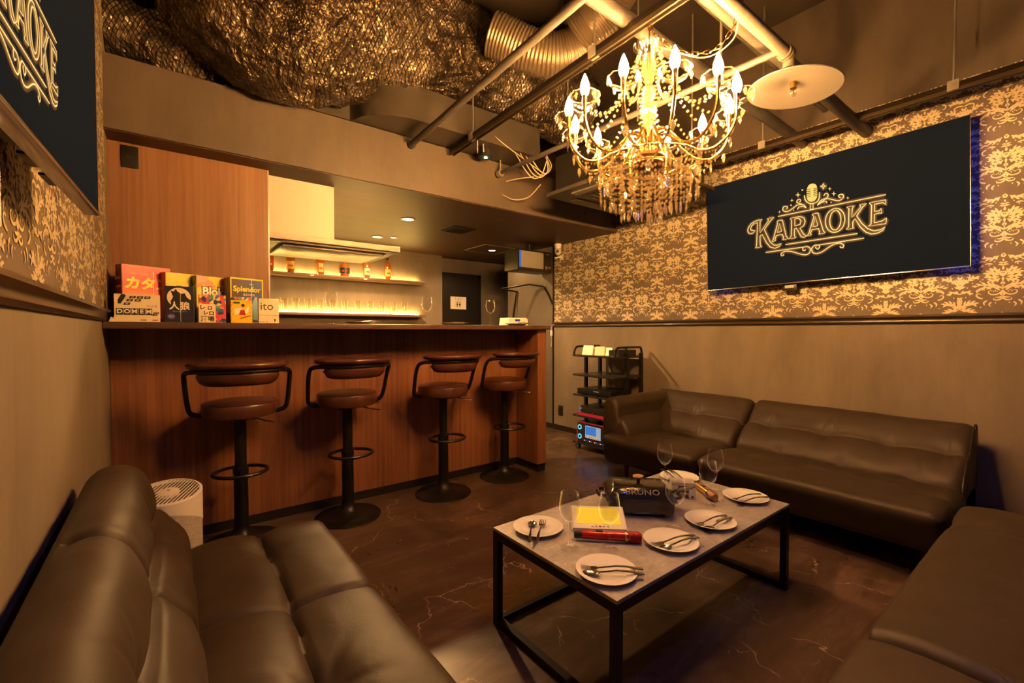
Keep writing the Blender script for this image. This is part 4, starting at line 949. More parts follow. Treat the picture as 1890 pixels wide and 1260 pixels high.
t = thing('karaoke_amplifier', 'karaoke machine with a blue screen and ring lights at the bottom of the rack', 'karaoke machine', (3.03, 2.735, .0742), -PI/2)
# local: x along width, -y is the front
M().rbox(-.20, .20, 0, .33, 0, .19, .004).build('case', 'black_plastic', t)
M().box(-.20, .20, -.004, .002, .184, .19).box(-.20, -.194, -.004, .002, 0, .19).box(.194, .20, -.004, .002, 0, .19).build('red_frame', 'led_red', t)
M().box(-.095, .085, -.004, .001, .055, .165).build('screen', 'lcd_grey', t)
M().box(-.090, .035, -.0055, -.003, .085, .160).build('screen_window', 'lcd_blue', t); M().box(-.072, .055, -.0055, -.003, .062, .078).build('screen_bar', 'white_plastic', t); M().box(.042, .080, -.0055, -.003, .085, .14).build('screen_list', 'lcd_grey', t)
for u, v in ((-.165, .14), (-.165, .055), (.145, .14), (.145, .06)):
    M().lathe([(.016, 0), (.022, 0), (.022, .003), (.016, .003), (.016, 0)], 22).xf(Matrix.Translation((u, -.001, v)) @ Matrix.Rotation(PI/2, 4, 'X')).build('ring_light', 'led_ring', t)
    M().cyl((u, .001, v), (u, -.006, v), .013, seg=16).build('knob', 'black_metal', t)
for k in range(13): M().box(-.11+k*.021, -.103+k*.021, -.004, .001, .024, .030).build('indicator', ('led_dot', 'lcd_blue', 'led_red')[k % 3], t)
t = thing('disc_player', 'black player unit with a glowing red lip above the karaoke machine', 'player', (3.035, 2.735, .3242), -PI/2)
M().rbox(-.19, .19, .03, .32, .018, .085, .004).build('case', 'black_metal', t); M().box(-.19, .20, -.003, .03, 0, .022).build('red_lip', 'led_red', t); M().rbox(-.15, .16, .0, .03, .024, .075, .003).build('front', 'black_plastic', t)
M().box(-.02, .03, -.003, .001, .035, .041).build('badge', 'chrome', t); M().cyl((-.17, .02, .06), (-.17, -.004, .06), .006, seg=10).build('indicator', 'lcd_blue', t)
t = thing('tuner_unit', 'flat black tuner unit on the middle shelf of the rack', 'tuner', (3.04, 2.745, .5162), -PI/2)
M().rbox(-.20, .20, 0, .28, .006, .055, .003).build('case', 'black_metal', t); M().box(-.12, .1, -.002, .001, .02, .035).build('display', 'screen_black', t); M().box(.0, .06, -.003, .0, .038, .042).build('badge', 'grey_plastic', t)
for sx in (-.17, .17): M().cyl((sx, .03, 0), (sx, .03, .007), .012, seg=10).build('foot', 'black_plastic', t)
for i, (y, h, w, rz) in enumerate(((2.865, .085, .11, .25), (2.80, .070, .10, .1), (2.72, .078, .09, .3), (2.655, .07, .08, .15))):
    o = thing('song_card', f'cream paper card, {("first", "second", "third", "fourth")[i]} from the bar, standing on top of the rack', 'card', (3.085+.03*(i % 2), y, .8802), -PI/2+rz, 'paper cards on top of the rack')
    M().hull([(-w/2, 0, 0), (w/2, 0, 0), (-w/2, .004, 0), (w/2, .004, 0), (-w/2+.004, .03, h), (w/2-.004, .03, h), (-w/2+.004, .034, h), (w/2-.004, .034, h)]).build('card', 'b_cream', o)
    if i == 1: text('SONGS LIST', .012, 'ink', o, (0, .012, .045), (PI/2-.4, 0, 0))
t = thing('cable_tray', 'black tray of small cables at the near end of the rack top', 'tray', (3.20, 2.58, .8802))
M().box(-.09, .15, -.06, .05, 0, .004).box(-.09, -.085, -.06, .05, .004, .05).box(.145, .15, -.06, .05, .004, .05).box(-.085, .145, -.06, -.055, .004, .05).box(-.085, .145, .045, .05, .004, .05).build('tray', 'black_plastic', t)
M().tube(spline([(-.06, -.03, .03), (0, .02, .065), (.06, -.02, .06), (.12, .02, .04)], 5), .005, 6).build('cable', 'black_metal', t)
# ------------------------------------------------------------------ air purifier
t = thing('air_purifier', 'white cylindrical air purifier with a grey fabric lower half behind the left sofa', 'air purifier', (.005, 2.27, 0))
r = .113; H = .455; n = 56
def slant(a): return .335-.10*(-math.cos(a-R(250)))*.6
vs = []; fs = []
for k in range(n):
    a = 2*PI*k/n; vs += [(r*math.cos(a), r*math.sin(a), slant(a)), (r*math.cos(a), r*math.sin(a), H-.004), ((r-.004)*math.cos(a), (r-.004)*math.sin(a), H), ((r-.010)*math.cos(a), (r-.010)*math.sin(a), H), ((r-.010)*math.cos(a), (r-.010)*math.sin(a), H-.02)]
for k in range(n):
    j = (k+1) % n; fs += [(k*5+q, j*5+q, j*5+q+1, k*5+q+1) for q in range(4)]
KS = .17
SH = Matrix(((1, 0, 0, 0), (0, 1, 0, 0), (0, KS, 1, 0), (0, 0, 0, 1)))
vs = [(x, y, z+KS*y*(1 if z > H-.03 else 0)) for x, y, z in vs]
M().add(vs, fs).build('upper_shell', 'cream_white', t)
vs = []; fs = []
for k in range(n): a = 2*PI*k/n; vs += [((r-.002)*math.cos(a), (r-.002)*math.sin(a), .012), ((r-.002)*math.cos(a), (r-.002)*math.sin(a), slant(a)+.004)]
for k in range(n): j = (k+1) % n; fs.append((k*2, j*2, j*2+1, k*2+1))
M().add(vs, fs).build('fabric_sleeve', 'purifier_fabric', t); M().lathe([(0, 0), (.10, 0), (.106, .012), (0, .013)], 40).build('base', 'grey_plastic', t)
M().cyl((0, 0, H-.024), (0, 0, H-.012), r-.0105, seg=48).xf(SH).build('vent_floor', 'black_plastic', t)
k = 0
for i in range(-8, 9):
    d = i*.0125; hw = math.sqrt(max(0, (r-.010)**2-d*d))
    if hw < .01: continue
    m = M().box(-hw, hw, d-.0022, d+.0022, H-.0032, H-.0012); m.xf(SH @ Matrix.Rotation(R(62), 4, 'Z')); m.build('vent_slat', 'cream_white', t, smooth=0)
M().lathe([(0, H-.016), (.036, H-.016), (.036, H-.002), (.034, H-.0005), (0, H-.0005)], 36).xf(SH).build('control_disc', 'cream_white', t)
M().cyl((0, .01, H-.0006), (0, .01, H+.0004), .006, seg=12).xf(SH).build('button', 'grey_plastic', t)
LOGO = [('l',[(-213,70),(376,69)]),('l',[(-167,-132),(239,-133)]),('l',[(-296,-165),(-59,-167)]),('s',[(-59,-167),(-30,-169),(-16,-190),(-26,-215),(-49,-219),(-88,-205),(-126,-186),(-166,-177),(-192,-187),(-194,-200),(-182,-205),(-176,-194)]),('s',[(-59,-167),(-61,-183),(-52,-192),(-42,-186)]),('l',[(271,-167),(34,-168)]),('s',[(34,-168),(7,-167),(-9,-186),(-3,-211),(20,-222),(52,-214),(88,-191),(118,-177),(148,-176),(167,-192),(163,-206),(150,-204),(148,-195)]),('s',[(34,-168),(36,-183),(25,-194),(14,-184),(16,-174)]),('p',[(-316,72),(-338,72),(-366,69),(-394,56),(-412,34),(-418,12),(-411,-7),(-394,-16),(-377,-12),(-367,2),(-380,5),(-393,10),(-397,22),(-389,41),(-374,52),(-349,56),(-356,-109),(-364,-121),(-323,-122),(-331,-111),(-332,-43),(-318,-33),(-290,-95),(-264,-133),(-233,-146),(-207,-139),(-191,-119),(-217,-127),(-238,-124),(-264,-97),(-303,-2),(-258,54),(-236,70),(-281,70),(-273,55),(-332,-20),(-331,61)]),('p',[(-218,40),(-185,41),(-162,-76),(-147,-95),(-183,-96),(-178,-84),(-185,-59),(-224,-59),(-233,-85),(-230,-95),(-254,-96),(-244,-83),(-216,20)]),('p',[(-203,20),(-190,-38),(-218,-40)]),('p',[(-136,41),(-77,40),(-53,26),(-46,1),(-53,-24),(-77,-38),(-56,-82),(-39,-97),(-54,-103),(-70,-96),(-99,-32),(-110,-36),(-111,-83),(-102,-97),(-142,-96),(-130,-82),(-127,23)]),('p',[(-108,30),(-84,30),(-70,11),(-75,-12),(-108,-17)]),('p',[(-6,39),(28,41),(58,-84),(70,-97),(31,-98),(38,-86),(30,-61),(-7,-61),(-16,-85),(-10,-95),(-39,-97),(-26,-85),(5,21)]),('p',[(13,20),(27,-43),(-2,-44)]),('m',[(174,-32),(172,-12),(167,6),(159,22),(149,35),(136,43),(123,47),(109,45),(96,39),(85,28),(76,13),(71,-5),(69,-25),(71,-44),(76,-63),(84,-79),(95,-92),(108,-100),(122,-103),(135,-101),(148,-94),(159,-83),(167,-68),(172,-51)]),('m',[(153,-29),(152,-10),(147,8),(141,22),(133,31),(123,34),(114,32),(105,24),(99,10),(94,-7),(93,-26),(94,-45),(98,-63),(105,-77),(113,-86),(123,-89),(132,-86),(140,-78),(147,-64),(151,-48)]),('p',[(183,42),(222,40),(212,28),(210,-30),(256,27),(249,39),(284,39),(266,25),(234,-25),(260,-76),(287,-112),(318,-133),(349,-131),(372,-119),(360,-138),(337,-149),(307,-149),(279,-132),(252,-96),(226,-40),(215,-55),(214,-89),(221,-96),(181,-97),(193,-84),(195,28)]),('p',[(296,40),(374,39),(375,11),(363,25),(323,26),(322,-18),(345,-18),(353,-5),(356,-37),(346,-31),(322,-34),(320,-85),(357,-82),(379,-68),(375,-101),(292,-99),(305,-90),(308,23)]),('s',[(-50,174),(-45,144),(-29,120),(-6,109),(22,112),(35,134),(37,171)]),('p',[(-16,111),(0,110),(0,72),(-16,72)]),('f',[(-71,182),(-84,189),(-88,206),(-91,191),(-105,191),(-91,183),(-88,167),(-84,182)]),('f',[(-113,156),(-122,161),(-125,172),(-127,162),(-136,162),(-127,157),(-125,146),(-122,156)]),('f',[(-193,97),(-201,101),(-203,110),(-205,101),(-213,101),(-205,97),(-203,88),(-201,96)]),('p',[(76,200),(62,208),(58,225),(55,210),(40,209),(55,201),(58,184),(62,200)]),('f',[(105,175),(97,180),(95,191),(92,181),(84,181),(92,176),(94,165),(97,175)]),('f',[(130,138),(119,144),(116,158),(113,146),(102,145),(113,139),(116,125),(119,138)]),('f',[(198,94),(191,98),(189,107),(187,99),(180,99),(187,95),(189,85),(191,94)]),('f',[(-56,211),(-58,208),(-61,207),(-65,209),(-67,214),(-65,218),(-61,218),(-58,216)]),('f',[(-126,127),(-127,123),(-131,123),(-134,125),(-136,129),(-134,133),(-131,133),(-127,131)]),('f',[(-111,90),(-112,87),(-115,87),(-118,88),(-119,92),(-118,95),(-115,95),(-112,93)]),('f',[(105,89),(104,86),(101,85),(98,87),(97,90),(98,93),(101,94),(104,92)]),('s',[(24,90),(47,118),(80,120),(111,105),(141,91),(162,100),(168,116),(156,129),(143,125),(145,111),(154,108)]),('s',[(60,141),(71,156),(85,145),(80,128),(53,109),(24,90)]),('s',[(24,90),(53,104),(73,104),(79,90)]),('s',[(-38,89),(-57,112),(-91,120),(-115,107),(-145,92),(-170,95),(-182,112),(-175,129),(-157,126),(-151,114),(-162,108)]),('s',[(-50,108),(-76,125),(-95,140),(-90,155),(-76,154),(-71,142),(-79,138)]),('s',[(-38,89),(-57,101),(-81,104),(-93,90)]),('f',[(-35,209),(-33,217),(-29,226),(-24,233),(-16,238),(-5,239),(5,236),(14,230),(19,222),(22,213),(24,204)]),('f',[(-35,157),(-33,146),(-30,137),(-24,129),(-16,124),(-6,121),(5,122),(13,127),(19,135),(22,143),(24,153)]),('f',[(-13,208),(3,207),(3,153),(-14,154)]),('f',[(-36,205),(-13,203),(-13,196),(-36,197)]),('f',[(3,202),(25,200),(25,193),(3,195)]),('f',[(-36,192),(-13,190),(-13,183),(-36,185)]),('f',[(3,189),(25,188),(25,180),(3,182)]),('f',[(-36,179),(-13,178),(-13,170),(-36,172)]),('f',[(3,177),(25,175),(25,168),(2,169)]),('f',[(-36,168),(-13,166),(-13,159),(-36,160)]),('f',[(2,165),(25,164),(25,157),(2,158)])]
# ------------------------------------------------------------------ televisions (local: x right as seen by the viewer, y up, z towards the viewer)
def ribbon(pts, w, closed, z):
    n = len(pts); m = M(); vs = []; fs = []
    for i, p in enumerate(pts):
        a = pts[i-1] if (closed or i) else pts[i]; b = pts[(i+1) % n] if (closed or i < n-1) else pts[i]
        d1 = (p-a); d2 = (b-p); d = (d1.normalized() if d1.length > 1e-9 else Vector())+(d2.normalized() if d2.length > 1e-9 else Vector())
        d = d.normalized() if d.length > 1e-6 else Vector((1, 0, 0)); nn = Vector((-d.y, d.x, 0))
        vs += [(p.x+nn.x*w, p.y+nn.y*w, z), (p.x-nn.x*w, p.y-nn.y*w, z)]
    for i in range(n if closed else n-1):
        j = (i+1) % n; fs.append((2*i, 2*i+1, 2*j+1, 2*j))
    return vs, fs
def make_logo(t, k=1., u0=0., v0=0.):
    neon = M(); core = M(); fill = M(); hv = []; hf = []; hg = []
    for kind, pts in LOGO:
        P = [Vector((u/1000*k+u0, v/1000*k+v0, 0)) for u, v in pts]
        if kind == 'f': fill.add([(p.x, p.y, .0016) for p in P], [tuple(range(len(P)))]); continue
        closed = kind in 'pm'
        if kind in 'sm': P = spline([(p.x, p.y) for p in P], 5, closed)
        neon.add(*ribbon(P, .0026*k, closed, .0016)); core.add(*ribbon(P, .0012*k, closed, .0020))
        # soft halo of the displayed picture: strip whose glow value falls to zero at both edges
        Q = P+[P[0]] if closed else P; Q = resample(Q, max(3, int(sum((b-a).length for a, b in zip(Q, Q[1:]))/(.02*k))), False)
        for i, p in enumerate(Q):
            d = Q[min(i+1, len(Q)-1)]-Q[max(0, i-1)]; d = d.normalized() if d.length > 1e-9 else Vector((1, 0, 0)); nn = Vector((-d.y, d.x, 0))
            for w, g in ((.016*k, 0), (.006*k, .45), (0, 1.), (-.006*k, .45), (-.016*k, 0)): hv.append((p.x+nn.x*w, p.y+nn.y*w, .0009)); hg.append(g if 0 < i < len(Q)-1 else g*.3)
        b0 = len(hv)-5*len(Q)
        for i in range(len(Q)-1):
            for j in range(4): a = b0+i*5+j; hf.append((a, a+1, a+6, a+5))
    stuff(neon.build('logo_lines', 'neon', t, smooth=0)); stuff(core.build('logo_core', 'neon_core', t, smooth=0)); stuff(fill.build('logo_marks', 'neon', t, smooth=0))
    me = bpy.data.meshes.new('logo_glow'); me.from_pydata(hv, [], hf); me.materials.append(MATS['neon_halo'])
    at = me.attributes.new('glow', 'FLOAT', 'POINT'); at.data.foreach_set('value', hg)
    o = bpy.data.objects.new('logo_glow', me); COL.objects.link(o); o.parent = t
def make_tv(label, W=1.456, H=.80, bulge=(-.62, .62), depth=.05, logo=(1., 0., 0.)):
    t = thing('wall_television', label, 'television', (0, 0, 0), 0, 'karaoke televisions')
    hw, hh = W/2, H/2
    M().box(-hw+.003, hw-.003, -hh+.006, hh-.003, -.004, 0).build('screen', 'screen_black', t)
    M().box(-hw, hw, hh-.003, hh, -.022, .002).box(-hw, -hw+.003, -hh, hh, -.022, .002).box(hw-.003, hw, -hh, hh, -.022, .002).build('frame', 'tv_rim', t)
    M().rbox(-hw, hw, -hh, -hh+.007, -.022, .003, .001).build('bottom_bezel', 'tv_rim', t)
    M().box(-hw+.003, hw-.003, -hh+.007, hh-.004, -.020, -.004).build('rear_panel', 'tv_back', t)
    M().hull([(x, y, z) for x in (bulge[0], bulge[1]) for y in (-hh+.015, hh-.2) for z in (-.020,)]+[(x, y, -depth) for x in (bulge[0]+.12, bulge[1]-.06) for y in (-hh+.05, hh-.3)]).build('rear_housing', 'tv_back', t)
    M().box(-.12, .12, -.1, .1, -depth-.03, -depth+.002).build('bracket', 'black_metal', t)
    make_logo(t, *logo)
    M().box(-hw+.03, hw-.03, -hh+.03, -hh+.036, -.026, -.0205).box(hw-.036, hw-.03, -hh+.03, hh-.03, -.026, -.0205).build('backlight_strip', 'tv_backlight', t, smooth=0)
    return t
tv = make_tv('big wall television showing the glowing karaoke sign on the patterned right wall')
# viewer right = -Y, up = Z, towards the viewer = -X
tv.matrix_world = Matrix.Translation((3.372, 1.1454, 1.8242)) @ Matrix(((0, 0, -1, 0), (-1, 0, 0, 0), (0, 1, 0, 0), (0, 0, 0, 1))) @ Matrix.Rotation(R(1.0756), 4, 'Z')
t2 = make_tv('television cut off by the picture edge on the left wall, showing the karaoke sign', W=1.0, H=.56, bulge=(-.40, .485), depth=.050, logo=(.48, -.02, -.118))
yw = R(2.7)
t2.matrix_world = Matrix.Translation((-.111, 1.33, 1.35)) @ Matrix.Rotation(-yw, 4, 'Z') @ Matrix(((0, 0, 1, 0), (1, 0, 0, 0), (0, 1, 0, 0), (0, 0, 0, 1))) @ Matrix.Translation((-.5, .28, 0))
for k in range(5): M().box(-.18+k*.115, -.11+k*.115, -.262, -.258, -.046, -.024).build('vent_slot', 'black_metal', t2)
M().tube(spline([(-.25, -.22, -.05), (-.15, -.28, -.045), (-.06, -.27, -.04), (-.02, -.24, -.04)], 5), .006, 8).build('power_cable', 'black_plastic', t2)
t = thing('infrared_box', 'little black sensor box clipped below the big television', 'sensor box', (3.405, 1.29, 1.405))
M().rbox(-.012, .012, -.045, .045, -.03, .022, .003).build('case', 'black_plastic', t); M().box(-.0135, -.011, -.028, .028, -.012, .008).build('display', 'grey_plastic', t); M().box(.004, .064, -.012, .012, -.005, .012).build('clip', 'black_metal', t)
t = thing('wall_unit', 'white boxed unit on the left wall under the television edge', 'wall box', (XL, .72, 1.30))
M().rbox(0, .045, -.09, .16, -.065, .03, .004).build('case', 'white_plastic', t); M().box(.045, .047, -.06, .13, -.05, -.045).build('groove', 'grey_plastic', t)

# ------------------------------------------------------------------ ceiling services
def tubeobj(name, label, cat, pts, r, mat, group=None, seg=14, parts=()):
    p0 = Vector(pts[0]); t = thing(name, label, cat, p0, 0, group)
    M().tube([Vector(p)-p0 for p in pts], r, seg).build('tube', mat, t)
    return t, p0
def clampat(t, p0, p, r, mat='galvanised', d=(0, 1, 0), w=.02):
    p = Vector(p)-p0; d = Vector(d).normalized(); M().cyl(p-d*w, p+d*w, r, seg=14).build('clamp', mat, t)
s22 = math.tan(R(2.2))
def ypath(x, y, z, y2): return (x-s22*(y-y2), y2, z)
t, p0 = tubeobj('ceiling_pipe', 'thick grey conduit crossing the ceiling from the beam towards the camera', 'pipe', [(1.335, 2.85, 2.352), ypath(1.335, 2.85, 2.365, .2)], .020, 'grey_pipe', 'exposed ceiling pipes')
clampat(t, p0, (1.335, 2.845, 2.352), .028, 'black_metal')
# lighting track, hung on rods
def track(label, a, b, rods, mat='rail_metal', lip='track_lip'):
    a = Vector(a); b = Vector(b); t = thing('lighting_track', label, 'lighting track', a, 0, 'lighting tracks'); d = (b-a); L = d.length; d.normalize()
    w = Vector((d.y, -d.x, 0)).normalized()*.017; u = Vector((0, 0, .022))
    def bar(o, hw, h0, h1, mt, nm):
        M().hull([p+w*s*hw+Vector((0, 0, h)) for p in (o, o+d*L) for s in (-1, 1) for h in (h0, h1)]).build(nm, mt, t)
    z = Vector((0, 0, 0)); bar(z, 1, .008, .034, mat, 'track_top')
    for s in (-1, 1): M().hull([p+w*s*q+Vector((0, 0, h)) for p in (z, d*L) for q in (.62, 1.) for h in (-.012, .008)]).build('track_lip', lip, t)
    bar(z, .5, -.002, .008, 'black_metal', 'track_slot')
    for k in rods:
        p = d*k; M().cyl(p+Vector((0, 0, .034)), Vector((p.x, p.y, ZC-a.z)), .006, seg=10).build('hanger_rod', 'brushed_steel', t)
        M().box(p.x-.022, p.x+.022, p.y-.022, p.y+.022, p.z-.004, p.z+.046).build('hanger_clip', 'galvanised', t)
    return t
track('dark lighting track over the table that carries the chandelier', (1.643, 2.836, 2.36), ypath(1.643, 2.836, 2.36, .1), (.30, 1.40, 2.3))
track('lighting track along the top of the patterned right wall', (3.22, 2.82, 2.33), (3.22, -.6, 2.33), (.40, 1.42, 2.35, 3.1))
t, p0 = tubeobj('ceiling_pipe', 'slim pale conduit from the beam to the white dish lamp clamp', 'pipe', [(2.049, 2.838, 2.305), (2.00, .80, 2.238)], .015, 'grey_pipe', 'exposed ceiling pipes')
clampat(t, p0, (2.047, 2.80, 2.30), .026); clampat(t, p0, (2.012, 1.06, 2.247), .026)
M().cyl(Vector((2.012, 1.06, 2.25))-p0, Vector((2.012, 1.06, ZC))-p0, .006, seg=10).build('hanger_rod', 'brushed_steel', t)
M().cyl(Vector((2.047, 2.80, 2.31))-p0, Vector((2.047, 2.80, 2.40))-p0, .006, seg=8).build('hanger_rod', 'brushed_steel', t)
t, p0 = tubeobj('ceiling_pipe', 'white pipe running over the table to the dish lamp', 'pipe', [(1.0, .80, 2.245), (2.065, .80, 2.238)], .024, 'white_pipe', 'exposed ceiling pipes')
for k in range(3): clampat(t, p0, (2.02+k*.018, .80, 2.238), .030+.002*(k == 1), 'white_pipe', (1, 0, 0), .006)
tubeobj('ceiling_pipe', 'grey pipe running into the patterned wall above the television middle', 'pipe', [(.9, .893, 2.333), (3.469, .893, 2.328)], .032, 'grey_pipe', 'exposed ceiling pipes')
tubeobj('ceiling_pipe', 'grey pipe running into the patterned wall above the television left end', 'pipe', [(.6, 1.245, 2.44), (2.7, 1.245, 2.40), (3.469, 1.245, 2.375)], .034, 'grey_pipe', 'exposed ceiling pipes')
tubeobj('ceiling_pipe', 'thin dark pipe high above the right wall track', 'pipe', [(1.4, 1.12, 2.62), (3.473, 1.12, 2.56)], .022, 'grey_pipe', 'exposed ceiling pipes')
# dish lamp
t = thing('dish_lamp', 'white dish lamp with a clear bulb under the ceiling pipes', 'lamp', (2.09, .79, 2.105))
tl = Matrix.Rotation(R(5), 4, (1, 1, 0))
M().lathe([(.012, .030), (.05, .020), (.13, .006), (.172, .0), (.174, .003), (.172, .006), (.13, .012), (.05, .026), (.012, .036)], 56).xf(tl).build('shade', 'dish_white', t, smooth=60)
M().cyl((0, 0, .03), (0, 0, .085), .020, seg=18).cyl((-.03, .008, .08), (-.03, .008, .115), .022, seg=16).build('socket', 'white_pipe', t)
M().cyl((0, 0, .004), (0, 0, .03), .013, seg=16).build('lamp_holder', 'gold_metal', t); M().ball((0, 0, -.012), .017, 18, 10, 1.2).build('bulb', 'candle_dish', t); M().cyl((0, 0, -.002), (0, 0, -.02), .004, .002, 8).build('filament', 'steel', t)

# ---- foil-wrapped main duct with bulging elbow
def lumpy(name, label, path, rad, amp, seg=110, mat='foil_wrap', sub=1, rz=1.):
    P = resample(spline(path, 10), 220, False); p0 = P[0].copy(); t = thing(name, label, 'duct', p0, 0, 'ceiling ducts'); vs = []; fs = []; n = len(P)
    import bisect
    for i, p in enumerate(P):
        d = (P[min(i+1, n-1)]-P[max(i-1, 0)]).normalized(); u = Vector((0, 0, 1)); u = (u-d*u.dot(d)).normalized(); w = d.cross(u); f = i/(n-1)*(len(rad)-1); a = int(min(f, len(rad)-2)); r = rad[a]+(rad[a+1]-rad[a])*(f-a)
        for k in range(seg):
            a_ = 2*PI*k/seg; q = p+r*(math.cos(a_)*w+math.sin(a_)*u*rz)
            h = amp*(noise.noise(q*3.5)*1.0+(1-abs(noise.noise(q*8))*2.2)*.55-.3+.16*(1-2*abs(noise.noise(q*21))))
            vs.append(tuple(q+(q-p).normalized()*h-p0))
    for i in range(n-1):
        for k in range(seg): fs.append((i*seg+k, i*seg+(k+1) % seg, (i+1)*seg+(k+1) % seg, (i+1)*seg+k))
    fs += [tuple(range(seg)), tuple((n-1)*seg+k for k in range(seg))]
    M().add(vs, fs).build('foil_wrap', mat, t, smooth=70)
    return t
d1 = lumpy('insulated_duct', 'large foil-wrapped air duct in wire netting above the bar beam', [(.10, 2.98, 2.92), (.26, 2.82, 2.78), (.52, 2.67, 2.71), (.92, 2.66, 2.87), (1.45, 2.66, 2.96), (2.0, 2.68, 2.96), (2.75, 2.70, 2.90)], [.22, .36, .385, .285, .275, .28, .27], .045)
lumpy('insulated_duct', 'smaller foil-wrapped duct end in the upper left corner by the left wall', [(XL+.03, 3.02, 2.62), (-.02, 2.98, 2.58), (.10, 2.96, 2.52), (.28, 3.0, 2.47)], [.16, .17, .15, .10], .03)
lumpy('insulated_duct', 'foil-wrapped branch duct behind the chandelier chain', [(2.05, 2.05, 3.08), (2.0, 1.85, 3.10), (1.95, 1.6, 3.12)], [.09, .10, .09], .02)
# ---- sheet metal plenum under the duct, rounded left end
t = thing('metal_plenum', 'dark sheet metal plenum duct with a rounded end resting on the beam', 'duct', (.93, 2.85, 2.405), 0, 'ceiling ducts')
def plen(o): return [(0, .15), (0, .0-o*0)]+[(.02+.34*(1-math.cos(a)), -.255*math.sin(a)) for a in [R(6+84*k/12) for k in range(13)]]+[(1.33, -.262), (1.33, .15)]
M().prism(plen(0), .0, .21).build('body', 'duct_sheet', t, smooth=30)
M().box(-.30, 0.0, .0, .04, .0, .24).build('end_plate', 'duct_sheet', t); M().box(.68, .71, -.27, .12, -.006, 0).build('perforated_strap', 'black_metal', t)
for k in range(7): M().cyl((.695, -.25+k*.05, -.010), (.695, -.25+k*.05, -.005), .005, seg=8).build('rivet', 'steel', t)
# ---- corrugated flexible ducts
for lab, path, r0 in (('corrugated flexible duct left of the lighting track', [(1.62, 2.30, 2.92), (1.86, 2.12, 2.80), (2.02, 1.98, 2.82), (2.12, 1.80, 2.95)], .125), ('corrugated flexible duct curving up at the top of the picture', [(1.98, 1.92, 2.86), (2.03, 1.70, 2.98), (1.95, 1.45, 3.10)], .115)):
    P = resample(spline(path, 12), 150, False); p0 = P[0].copy(); t = thing('flexible_duct', lab, 'duct', p0, 0, 'ceiling ducts')
    M().tube([p-p0 for p in P], [r0*(1+.035*math.sin(i*1.55)) for i in range(len(P))], 40).build('hose', 'flex_duct', t, smooth=80)
# ---- spot speaker, cables, air conditioner
t = thing('ceiling_speaker', 'round black ceiling spot with a greenish lens under the plenum', 'spotlight', (1.845, 2.70, 2.345))
M().lathe([(.0, .06), (.048, .06), (.052, .05), (.055, .012), (.055, 0), (.047, -.004), (.042, .004), (0, .004)], 32).build('housing', 'black_plastic', t)
M().cyl((0, 0, .0035), (0, 0, -.001), .038, seg=24).build('lens', 'lens_green', t); M().cyl((0, 0, -.001), (0, 0, -.005), .012, seg=16).build('led', 'downlight_glow', t); M().cyl((0, 0, .06), (0, 0, .09), .004, seg=8).build('stem', 'cable_white', t)
for i, (pts, lab) in enumerate((([(2.05, 2.62, 2.40), (2.14, 2.60, 2.28), (2.20, 2.58, 2.235), (2.25, 2.55, 2.27), (2.27, 2.52, 2.36)], 'outermost loop'), ([(2.08, 2.60, 2.40), (2.18, 2.58, 2.27), (2.24, 2.55, 2.245), (2.29, 2.53, 2.30), (2.27, 2.52, 2.38)], 'second loop'), ([(2.12, 2.58, 2.38), (2.20, 2.56, 2.28), (2.26, 2.54, 2.26), (2.30, 2.52, 2.32), (2.26, 2.52, 2.39)], 'third loop'), ([(2.15, 2.57, 2.38), (2.23, 2.55, 2.29), (2.28, 2.53, 2.275), (2.31, 2.51, 2.33), (2.27, 2.52, 2.40)], 'innermost loop'))):
    p0 = Vector(pts[0]); tag(M().tube([p-p0 for p in spline(pts, 7)], .0045, 6).build('cable', 'cable_white', loc=p0), f'{lab} of the white cable bundle hanging left of the chandelier', 'cable', 'looped ceiling cables')
for pts, lab in (([(1.70, 2.60, 2.46), (1.72, 2.62, 2.40), (1.735, 2.64, 2.36), (1.75, 2.66, 2.34)], 'short white cable dropping to the lighting track end'), ([(1.73, 2.59, 2.47), (1.78, 2.60, 2.49), (1.95, 2.585, 2.41), (2.15, 2.57, 2.33), (2.25, 2.55, 2.28)], 'long white cable running from the plenum to the bundle'), ([(1.78, 2.60, 2.46), (1.785, 2.64, 2.41), (1.80, 2.66, 2.36)], 'bent white cable beside the black ceiling spot'), ([(2.10, 2.848, 2.16), (2.18, 2.80, 2.125), (2.26, 2.72, 2.14), (2.30, 2.62, 2.22)], 'lower white cable coming out of the beam face'), ([(2.14, 2.848, 2.27), (2.20, 2.78, 2.285), (2.28, 2.68, 2.29)], 'upper white cable coming out of the beam face')):
    p0 = Vector(pts[0]); tag(M().tube([p-p0 for p in spline(pts, 7)], .0042, 6).build('cable', 'cable_white', loc=p0), lab, 'cable', 'loose ceiling cables')
t = thing('cassette_air_conditioner', 'dark ceiling cassette air conditioner behind the chandelier', 'air conditioner', (2.60, 2.03, 2.06))
M().rbox(-.41, .41, -.41, .41, 0, .03, .008).build('panel', 'duct_sheet', t); M().box(-.36, .36, -.36, .36, .03, .28).build('body', 'dark_metal', t); M().rbox(-.23, .23, -.23, .23, -.006, .004, .004).build('intake_grille', 'dark_metal', t)
for k in range(9): M().box(-.2, .2, -.2+k*.05-.004, -.2+k*.05+.004, -.010, -.005).build('grille_bar', 'duct_sheet', t)
for a in range(4):
    m = M().rbox(-.22, .22, -.345, -.285, -.010, .004, .003).xf(Matrix.Rotation(a*PI/2, 4, 'Z')); m.build('air_flap', 'brushed_steel' if a == 3 else 'duct_sheet', t)
for sx in (-1, 1):
    for sy in (-1, 1): M().cyl((sx*.3, sy*.3, .28), (sx*.3, sy*.3, ZC-2.06), .005, seg=8).build('hanger_rod', 'galvanised', t)
